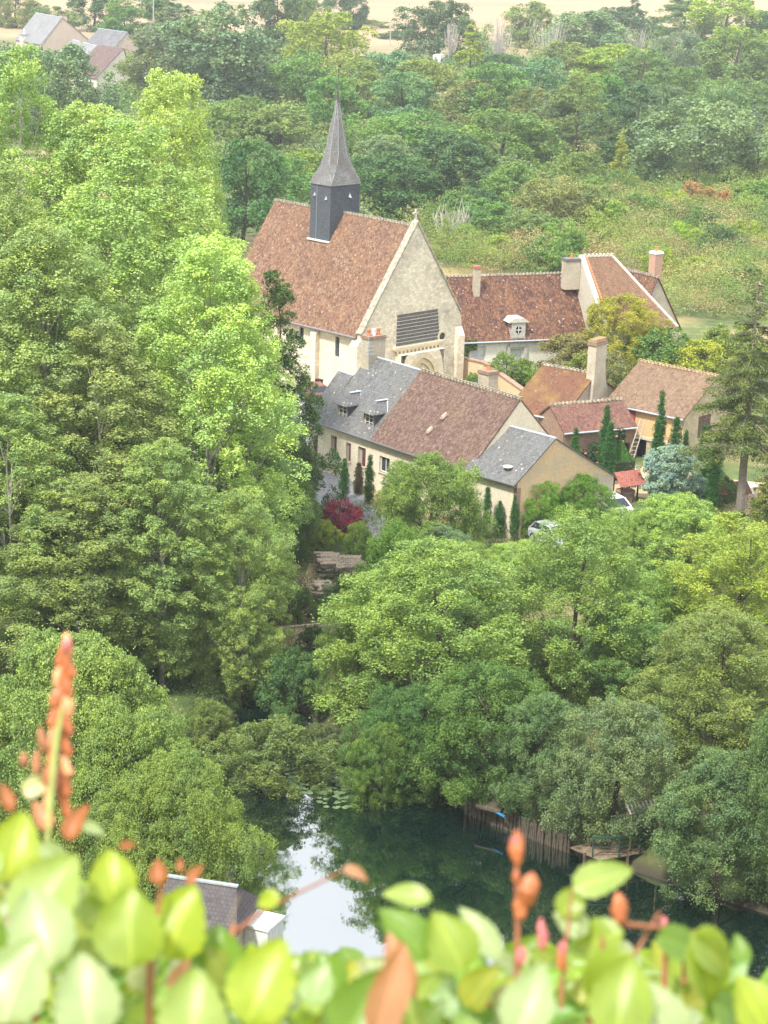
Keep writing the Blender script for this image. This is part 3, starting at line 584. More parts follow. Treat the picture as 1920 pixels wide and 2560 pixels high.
mb = MB(); mb.bar((6.25, -.28, 3.7), (6.25, -.28, 4.4), .05); mb.bar((5.95, -.28, 4.05), (6.55, -.28, 4.05), .05); mb.build('glazing_bar', WHITE, ov)
mb = MB(); mb.box((5.25, -.2, -1), (5.55, -.01, 2.6)); mb.box((6.95, -.2, -1), (7.25, -.01, 2.6)); mb.build('pilaster', plain('grey_stone', (.45, .42, .37)), pr_)
chimney(pr_, 3.1, 2.9, 6.3, 9.4, .6, .5, GREYW, 0, cap=plain('red_brick', (.4, .15, .1), .9))
iv = MB()
wg = empty('tall_priory_wing', (20.2, 201.8, 2.0), .367, 'tall narrow tiled wing with white verges and a chimney, joined to the purple-roofed house', 'house wing')
# gable wall on the left, hip on the right
D, hw_, hr_ = 12.5, 4.6, 10.15
mb = MB(); mb.box((-.02, 0, -1.2), (6.9, D, hw_)); mb.build('wall', WHITEW, wg)
mb = MB(); mb.quad([(-.32, -.35, hw_ - .3), (-.32, D / 2, hr_ + .3), (-.32, D + .35, hw_ - .3), (-.32, D, -1), (-.32, 0, -1)]); mb.quad([(.2, -.35, hw_ - .3), (.2, D / 2, hr_ + .3), (.2, D + .35, hw_ - .3)]); mb.quad([(-.32, -.35, hw_ - .3), (.2, -.35, hw_ - .3), (.2, D / 2, hr_ + .3), (-.32, D / 2, hr_ + .3)]); mb.quad([(-.32, D + .35, hw_ - .3), (.2, D + .35, hw_ - .3), (.2, D / 2, hr_ + .3), (-.32, D / 2, hr_ + .3)])
mb.build('gable_wall', plain('pale_gable', (.5, .46, .38), .9, var=.15), wg)
mb = MB(); mb.slab((.22, -.3, hw_ - .25), (7.15, -.3, hw_ - .25), (3.1, D / 2, hr_), (.22, D / 2, hr_), seed=71); mb.slab((7.15, D + .3, hw_ - .25), (.22, D + .3, hw_ - .25), (.22, D / 2, hr_), (3.1, D / 2, hr_), seed=72); mb.quad([(7.15, -.3, hw_ - .2), (7.15, D + .3, hw_ - .2), (3.1, D / 2, hr_ + .05)])
r_ = mb.build('roof', T_WI, wg)
k = MB(); k.tube([(.2, D / 2, hr_ + .1), (3.15, D / 2, hr_ + .1)], .12)
y = .3
while y < 3.1: k.bar((y, D / 2, hr_ + .16), (y + .12, D / 2, hr_ + .2), .4, .3); y += .4
k.bar((3.15, D / 2, hr_ + .12), (7.2, -.3, hw_ - .1), .3, .14); k.build('ridge_cap', plain('pale_mortar', (.5, .46, .4), .9), r_)
k = MB(); n = 22
for i in range(n): f0 = i / n; k.bar((.38, -.3 + (D / 2 + .3) * f0, hw_ - .1 + (hr_ - hw_ + .2) * f0), (.38, -.3 + (D / 2 + .3) * (f0 + .7 / n), hw_ - .05 + (hr_ - hw_ + .2) * (f0 + .7 / n)), .2, .14)
k.build('verge_tile', plain('orange_tile', (.5, .2, .1), .8), r_)
chimney(wg, -1.1, D / 2, 7.2, 9.9, 1.5, 1.0, GREYW, 1, cap=ZINCD)
rr = empty('rear_range', (float(unp(1612, 905, 2)[0]), float(unp(1612, 905, 2)[1]) + 6, 2.0), .62, 'small rear building with rendered gable and brick chimney behind the tall wing', 'outbuilding')
shell(rr, 5.2, 7, 3.0, 7.0, GREYW, xr=1.9, hwr=1.9); roof(rr, 5.2, 0, 7, 3.0, 7.0, T_PR, xr=1.9, hwr=1.9, seed=81, gutter=None)
chimney(rr, 2.7, 1.3, 6, 9.2, 1.0, .9, plain('pink_brick', (.45, .27, .2), .9, var=.2), 1, cap=WHITE)

# ------------------------------------------------------------------ cottage, rose-covered outbuilding, barn
co = empty('mossy_cottage', (13.877, 170.551, 2.0), .972, 'low cottage with yellow-mossed tiled roof and tall pale chimney breast', 'cottage')
shell(co, 10.2, 4.88, 3.3, 5.98, GREYW); roof(co, 10.2, 0, 4.88, 3.3, 5.98, T_MO, seed=91, sag=.09)
mb = MB(); mb.box((4.35, -.35, 2), (6.1, .4, 8.5)); mb.hexa([(3.6, -.35, -1), (8.2, -.35, -1), (8.2, .0, -1), (3.6, .0, -1), (4.35, -.349, 6.2), (6.1, -.349, 6.2), (6.1, 0, 6.2), (4.35, 0, 6.2)])
c_ = mb.build('chimney', plaster('chimney_render', (.5, .44, .34), (.22, .19, .15), .5), co)
mb = MB(); mb.box((4.27, -.43, 8.5), (6.18, .48, 8.62)); mb.box((4.33, -.37, 8.62), (6.12, .42, 8.8)); mb.build('cap', BRICKW, c_)
mb = MB()
for i in range(6): mb.box((4.4 + i * .3, -.3, 8.8), (4.58 + i * .3, .35, 9.0))
mb.build('flue_tile', plain('mossy_brick', (.34, .24, .12), .9), c_)
se = empty('rose_outbuilding', (13.884, 168.141, 2.0), .45, 'low brick outbuilding with red tiled roof and roses climbing its wall', 'outbuilding')
fb, r_ = across(se, 6.5, 4.45, 2.85, 4.33, BRICKW, tiles('red_mottled_tiles', [(.11, .06, .05), (.16, .08, .065), (.24, .11, .08), (.14, .08, .07)], (.25, .17, .1), .4, (.55, .45, .38), .3), seed=101, holes=[(5.4, 6.2, -1, 1.4)])
mb = MB(); mb.quad([(5.4, .2, -1), (6.2, .2, -1), (6.2, .2, 1.4), (5.4, .2, 1.4)]); mb.build('doorway', DARK, se)  # near-black sheet paints the dark inside behind the door hole
mb = MB(); mb.bar((6.62, -.35, 2.8), (6.62, 2.2, 4.5), .3, .12); mb.build('verge_board', WHITE, r_)
BTH = .864
ba = empty('garden_barn', (23.45, 169.3, 2.0), BTH, 'two-storey barn with brown tiled roof, red bay and orange upper wall', 'barn')
BL_, BW, BH, BR = 7.4, 8.8, 4.0, 6.6
shell(ba, BW, BL_, BH, BR, plaster('barn_stone', (.5, .42, .29), (.28, .22, .15), .6, .3), left_holes=[(3.4, 4.4, -1.2, 1.5), (1.55, 2.6, .1, 1.15)], front_holes=[(2.1, 3.9, 1.9, 3.7)])
r_ = roof(ba, BW, 0, BL_, BH, BR, T_BA, seed=111, sag=.09, ridge=plain('mossy_ridge', (.4, .3, .17), .9, var=.4))
mb = MB(); mb.quad([(-.02, .0, 1.75), (-.02, 4.6, 1.75), (-.02, 4.6, 3.9), (-.02, 0, 3.9)]); mb.build('orange_render', plaster('orange_barn', (.66, .43, .22), (.5, .36, .22), .4), ba)
mb = MB(); mb.box((-.1, .0, 1.5), (-.005, 4.6, 1.75)); mb.build('lintel', plain('pale_lintel', (.58, .52, .42), .9), ba)
mb = MB(); mb.quad([(.19, 3.4, -1.2), (.19, 4.4, -1.2), (.19, 4.4, 1.5), (.19, 3.4, 1.5)]); mb.build('doorway', DARK, ba)  # dark sheet set in the hole, its colour stands for indoor shade
windowp(ba, (0, 1.55, .1), (0, 1, 0), (1, 0, 0), 1.05, 1.05, frame=WOOD, pane=DARK)
mb = MB()
for i in range(8): mb.box((2.12 + i * .22, .05, 1.9), (2.31 + i * .22, .09, 3.7))
mb.box((2.1, .0, 2.2), (3.9, .05, 2.32)); mb.box((2.1, .0, 3.3), (3.9, .05, 3.42)); mb.build('hayloft_shutter', plain('brown_boards', (.15, .095, .08), .8, var=.3), ba)
mb = MB(); mb.box((-.14, 4.62, 1.3), (-.03, 6.6, 3.75)); mb.box((-1.3, 5.9, 1.3), (-.15, 6.1, 3.7)); mb.build('red_bay', REDP, ba)
mb = MB(); mb.slab((-1.7, 8.0, 3.0), (-1.35, 5.6, 3.25), (.2, 4.9, 4.2), (.2, 8.0, 4.15), .1, 6, 5, .04, 9); mb.build('catslide_roof', T_BA, r_)
mb = MB(); mb.tube([(-.4, .1, BH - .25), (-.1, .15, BH - .7), (-.08, .12, -1)], .05, 6); mb.build('downpipe', ZINC, r_)
# ladder leaning on the red bay
P1 = unp(1568, 1174, 2.05); top = P1 + np.array([1.0, 1.5, 3.6])
ld = empty('wooden_ladder', P1, 0, 'pale wooden ladder leaning against the red bay of the barn', 'ladder')
tp = Vector((1.15, 1.35, 3.75)); sd = Vector((cos(.2), sin(.2), 0)) * .26
for s_ in (-1, 1): k = MB(); k.bar(sd * s_, tp + sd * s_ * .8, .06, .08); k.build('rail', plain('ladder_wood', (.42, .38, .32), .9), ld)
for i in range(11): f0 = (i + .6) / 12; k = MB(); k.bar(tp * f0 - sd * .95, tp * f0 + sd * .95, .04); k.build('rung', plain('ladder_wood', (.42, .38, .32), .9), ld)

# garden wall
def wallrun(name, pts, h, mat, label, cat, cap=True, gzv=2.0, th=.35):
    rt = empty(name, (pts[0][0], pts[0][1], gzv), 0, label, cat); m1 = MB(); m2 = MB(); o0 = Vector((pts[0][0], pts[0][1], 0))
    for a, b_ in zip(pts[:-1], pts[1:]):
        A, B = Vector((a[0], a[1], 0)) - o0, Vector((b_[0], b_[1], 0)) - o0; n_ = (B - A).cross(Vector((0, 0, 1))).normalized() * th / 2
        m1.hexa([A - n_ + Vector((0, 0, -1)), B - n_ + Vector((0, 0, -1)), B + n_ + Vector((0, 0, -1)), A + n_ + Vector((0, 0, -1)), A - n_ + Vector((0, 0, h)), B - n_ + Vector((0, 0, h)), B + n_ + Vector((0, 0, h)), A + n_ + Vector((0, 0, h))])
        m2.bar(A + Vector((0, 0, h + .07)), B + Vector((0, 0, h + .07)), th + .16, .14)
    m1.build('wall', mat, rt); m2.build('coping', plain('old_coping', (.33, .22, .16), .9, var=.4), rt); return rt
a = unp(1128, 945, 2); b2 = unp(1210, 965, 2); c2 = unp(1318, 1045, 2)
wallrun('garden_wall', [a[:2], b2[:2], c2[:2]], 2.1, plaster('peach_render', (.64, .47, .3), (.45, .33, .22), .35), 'peach rendered garden wall running from the church to the cottage', 'wall')

# ------------------------------------------------------------------ farm far left
def farm(name, x, y, th, W, Ln, hw, hr, wm, rm, label, ridge=ZINC, xr=None, hwr=None, **k):
    r0 = empty(name, (x, y, 2.0), th, label, 'farmhouse' if 'house' in name else 'barn'); shell(r0, W, Ln, hw, hr, wm, xr=xr, hwr=hwr, base=-2); roof(r0, W, 0, Ln, hw, hr, rm, xr=xr, hwr=hwr, ridge=ridge, bumps=False, gutter=None, over=.25, seed=k.get('seed', 1)); return r0
PINKR = plaster('pink_render', (.52, .41, .34), (.35, .28, .24), .5)
S_FA = tiles('far_slates', [(.2, .2, .215), (.25, .25, .26), (.23, .23, .24)], (.3, .29, .27), .4, (.4, .4, .4), .2)
f1 = farm('tall_farmhouse', -84.3, 526.9, .55, 13, 16, 4.2, 10.2, PINKR, S_FA, 'tall pinkish gabled farmhouse with slate roof, left of the far farm group', xr=5.2)
chimney(f1, 6.0, .7, 9, 10.6, 1.3, .7, PINKR, 0)
farm('long_slate_barn', -66.2, 469.1, .453, 9.2, 22, 4.2, 7.95, ORANGER, S_FA, 'long slate-roofed barn with orange gable in front of the farmhouse')
farm('back_slate_barn', -66.1, 513.4, .68, 8.5, 12.5, 4.1, 8.2, PINKR, tiles('dark_slates', [(.1, .1, .115), (.15, .15, .165), (.24, .24, .25)], (.3, .29, .27), .3, (.4, .4, .4), .5), 'dark slate-roofed barn at the back right of the far farm')
p = unp(241, 236, 2)
farm('white_gable_barn', p[0], p[1], .75, 8.5, 9, 3.3, 9.0, plaster('whitish_stone', (.68, .64, .55), (.5, .46, .4), .3), tiles('plum_tiles', [(.13, .09, .085), (.17, .12, .11)], (.2, .14, .1), .2), 'pale stone barn with plum tiled lean-to slope at the front right of the farm', ridge=None, xr=6.8)
p = unp(0, 150, 2); f5 = farm('low_farm_range', p[0] - 14, p[1] + 2, 1.45, 7, 26, 1.6, 3.6, PINKR, tiles('dull_tiles', [(.2, .15, .14), (.26, .19, .17)], (.2, .16, .12), .2), 'low dull tiled farm range at the far left edge', ridge=None)
p = unp(61, 145, 2); cs = empty('farm_chimney_stack', (p[0], p[1], 2), .5, 'whitish chimney stack rising at the left of the far farm', 'chimney'); mb = MB(); mb.box((-.9, -.6, -1), (.9, .6, 5.4)); c_ = mb.build('stack', WHITEW, cs); mb = MB(); mb.box((-1.05, -.75, 5.4), (1.05, .75, 5.65)); mb.build('cap', plain('grey_cap', (.3, .3, .3)), c_); mb = MB(); mb.lathe((0, 0, 5.65), [(.25, 0), (.2, .6), (.24, 1.2)], 8); mb.build('chimney_pot', WHITE, c_)

# ------------------------------------------------------------------ foliage
def unit(a): return a / (np.linalg.norm(a, axis=-1, keepdims=True) + 1e-9)
def leaf_mesh(name, C, Nrm, S, tint, mat, aspect=.62, seed=0):
    """one rhombic leaf-spray per row: centre, normal, length, tint"""
    g = np.random.default_rng(seed + 99); n = len(C); r = unit(g.normal(size=(n, 3)))
    a = unit(np.cross(Nrm, r)); b = np.cross(Nrm, a); S = S[:, None]
    bend = Nrm * S * .16
    V = np.stack([C - a * S * .5 - bend, C + b * S * .5 * aspect, C + a * S * .5 - bend, C - b * S * .5 * aspect], 1).reshape(-1, 3)
    me = bpy.data.meshes.new(name); np_mesh(me, V, np.arange(n * 4).reshape(n, 4)); me.materials.append(mat)
    ca = me.color_attributes.new('tint', 'FLOAT_COLOR', 'POINT')
    t4 = np.ones((n, 4), np.float32); t4[:, :3] = tint; ca.data.foreach_set('color', np.repeat(t4, 4, 0).ravel()); return me
def clumps_to_leaves(g, CC, CR, n, leaf, up=.55, sub=7, subr=.42, inner=.2, elong=1.0):
    """hierarchy clump > spray > leaf; returns centre, normal, size, per-clump random, per-leaf random"""
    k = len(CC); axis = np.array([0, 0, CC[:, 2].mean()]); out = unit((CC - np.array([CC[:, 0].mean(), CC[:, 1].mean(), CC[:, 2].min() * .3 + CC[:, 2].mean() * .7])))
    d = unit(g.normal(size=(k, sub, 3)) + out[:, None] * .55 + np.array([0, 0, up * .6]))
    SCn = CC[:, None] + d * CR[:, None, None] * .72 * np.array([1, 1, .8 * elong]); SR = CR[:, None] * subr * g.uniform(.7, 1.3, (k, sub))
    w_ = (SR ** 2).ravel(); w_ /= w_.sum(); idx = g.choice(k * sub, n, p=w_); sc, srd = SCn.reshape(-1, 3)[idx], SR.ravel()[idx]; so_ = d.reshape(-1, 3)[idx]
    dd = unit(g.normal(size=(n, 3)) + so_ * .5 + np.array([0, 0, up])); rr_ = g.uniform(0, 1, n) ** .45
    P = sc + dd * (srd * rr_)[:, None] * np.array([1, 1, elong])
    m_ = g.uniform(0, 1, n) < inner; P[m_] = CC[idx[m_] // sub] + g.normal(size=(m_.sum(), 3)) * CR[idx[m_] // sub][:, None] * .4
    Nn = unit(dd * .75 + np.array([0, 0, .35]) + g.normal(size=(n, 3)) * .55)
    cl = g.uniform(0, 1, k)[idx // sub]; return P, Nn, leaf * g.uniform(.65, 1.35, n), cl, g.uniform(0, 1, n)
def envelope(g, kind, nc, cr):
    """clump centres in a crown one unit wide; returns centres, radii, height"""
    if kind == 'poplar':
        Hh = 3.4; t = g.beta(1.05, 1.1, nc); prof = np.where(t < .3, .7 + 1.0 * t, 1.0 * (1 - ((t - .3) / .7) ** 2.4 * .78)); z = .35 + t * (Hh - .47)
    elif kind == 'tall': Hh = 2.0; t = g.beta(1.15, 1.15, nc); prof = np.sqrt(np.clip(1 - (2 * t - .8) ** 2 * .72, .05, 1)); z = .1 + t * (Hh - .22)
    elif kind == 'round': Hh = 1.15; t = g.beta(1.1, 1.0, nc); prof = np.sqrt(np.clip(1 - (1.75 * t - .65) ** 2 * .8, .03, 1)); z = .03 + t * (Hh - .14)
    elif kind == 'dome': Hh = .72; t = g.beta(1.2, 1, nc); prof = np.sqrt(np.clip(1 - t ** 2.2 * .97, .02, 1)); z = .05 + t * (Hh - .14)
    elif kind == 'cone': Hh = 2.1; t = g.beta(1, 1.4, nc); prof = 1.0 - t * .9; z = .08 + t * (Hh - .12)
    elif kind == 'column': Hh = 5.6; t = g.uniform(0, 1, nc); prof = np.clip(np.minimum(.75 + t * 1.4, (1.06 - t) * 2.1), 0.08, 1); z = .15 + t * (Hh - .3)
    ph = g.uniform(0, 2 * pi, nc); rho = g.uniform(.35, 1, nc) ** .5
    o1, o2, o3 = g.uniform(0, 6.28, 3); lump = 1 + .17 * np.sin(2 * ph + o1 + 2 * t) + .14 * np.sin(3 * ph + 6 * t + o2) + .1 * np.sin(9 * t + o3) + g.normal(size=nc) * .09
    R0 = (.53 if kind != 'column' else .42) - cr * .6; r = R0 * prof * rho * lump
    return np.stack([r * np.cos(ph), r * np.sin(ph), z], 1), cr * g.uniform(.65, 1.3, nc) * (.6 + .4 * prof), Hh, t
def trunk_mesh(name, g, CC, Hh, rad, mat, nl=14, top=.85, fork=.3, lean=.0):
    mb = MB(); zt = Hh * top; pts = [Vector((lean * z + .02 * sin(z * 5), .02 * cos(z * 4), z)) for z in np.linspace(-.05, zt, 9)]
    mb.tube([p - pts[0] * 0 for p in pts], [rad * (1 - .88 * i / 8) for i in range(9)], 6)
    for i in g.choice(len(CC), min(nl, len(CC)), replace=False):
        c = Vector(CC[i]); z0 = max(Hh * fork * .6, c.z - Hh * g.uniform(.12, .3)); z0 = min(z0, zt * .95); f0 = z0 / zt
        a = Vector((lean * z0, 0, z0)); mid = a.lerp(c, .5) + Vector((0, 0, .03)); r0 = rad * (1 - .85 * f0) * .55
        mb.tube([a, mid, c], [r0, r0 * .6, r0 * .15], 5, False)
    me = mb.build(name, mat); d = me.data; bpy.data.objects.remove(me); return d
PROTO = {}
def proto(key, kind, nc, cr, n, leaf, seed, bark=BARK, trad=.03, up=.55, sub=7, nl=14, elong=1.0, subr=.42, fork=.3, aspect=.62):
    g = np.random.default_rng(seed); CC, CR, Hh, t = envelope(g, kind, nc, cr)
    P, Nn, S, cl, lr = clumps_to_leaves(g, CC, CR, n, leaf, up, sub, subr, elong=elong)
    PROTO[key] = (leaf_mesh('crown', P, Nn, S, np.stack([lr, cl, np.clip(P[:, 2] / Hh, 0, 1)], 1), LEAF, aspect, seed), trunk_mesh('trunk', g, CC, Hh, trad, bark, nl, fork=fork), Hh)
# far crowns (about 60 pixels wide), middle crowns (about 150), near crowns
for i in range(5): proto(f'far{i}', 'round', 75, .14, 20000, .03, 10 + i, nl=5)
for i in range(3): proto(f'fartall{i}', 'tall', 90, .135, 23000, .03, 20 + i, nl=5)
for i in range(2): proto(f'farcone{i}', 'cone', 80, .11, 15000, .033, 30 + i, nl=4)
for i in range(3): proto(f'bush{i}', 'dome', 55, .13, 14000, .029, 40 + i, nl=4)
for i in range(4): proto(f'mid{i}', 'round', 170, .115, 100000, .0138, 50 + i, nl=16, elong=1.15)
for i in range(3): proto(f'midtall{i}', 'tall', 230, .11, 120000, .014, 60 + i, elong=1.15, nl=20, trad=.028)
for i in range(4): proto(f'poplar{i}', 'poplar', 340, .11, 165000, .015, 70 + i, bark=BARKG, trad=.022, nl=45, elong=1.25, up=.8)
for i in range(2): proto(f'dense{i}', 'dome', 130, .125, 190000, .0098, 80 + i, nl=6, sub=16, subr=.3, up=.9)
for i in range(2): proto(f'midbush{i}', 'dome', 90, .1, 36000, .0165, 90 + i, nl=8)
for i in range(3): proto(f'cypress{i}', 'column', 230, .26, 14000, .085, 100 + i, elong=1.5, up=.9, aspect=.45, trad=.05, nl=2)
proto('midcone', 'cone', 190, .1, 90000, .0155, 130, nl=8)
proto('olive', 'round', 200, .1, 60000, .03, 120, aspect=.5, bark=BARKG)

def tree(kind, u, vb, vt, wpx, color, label, name='broadleaf_tree', cat='tree', group=None, gzv=None, deep=1.0, squash=None, sink=0):
    """stand a tree where the ray through its foot meets the ground, sized from its width and height there"""
    P = unp(u, vb, 2.0)
    for _ in range(3): P = unp(u, vb, max(gz(P[0], P[1]), .0))
    z = max(gz(P[0], P[1]), -.3); k = pxm(P); crown, trunk, Hh = PROTO[kind]
    Wm = wpx * {'c': 1.35, 'm': 1.2, 'p': 1.48 if u < 400 else 1.16, 'f': 1.12, 'b': 1.1}.get(kind[0], 1.0) / k; Hm = (vb - vt) / k / cos(PITCH * .9)
    r = empty(name, (float(P[0]), float(P[1]), z - sink), rnd.uniform(0, 6.28), label, cat, group)
    r.scale = (Wm, Wm * deep, Hm / Hh)
    if deep != 1: r.rotation_euler.z = 0
    c = bpy.data.objects.new('crown' if name not in ('shrub', 'bush', 'hedge') else 'foliage', crown); COL.objects.link(c); c.parent = r; c.color = (*color, 1)
    t_ = bpy.data.objects.new('trunk' if name not in ('shrub', 'bush') else 'stem', trunk); COL.objects.link(t_); t_.parent = r
    return r
DG = (.085, .165, .058); MG = (.15, .25, .065); LG = (.25, .35, .06); BG = (.17, .26, .13); OL = (.21, .26, .085); SV = (.19, .27, .15); ORG = (.38, .24, .1); YG = (.3, .38, .05)
def jit(c, s=.12): return tuple(x * rnd.uniform(1 - s, 1 + s) for x in c)

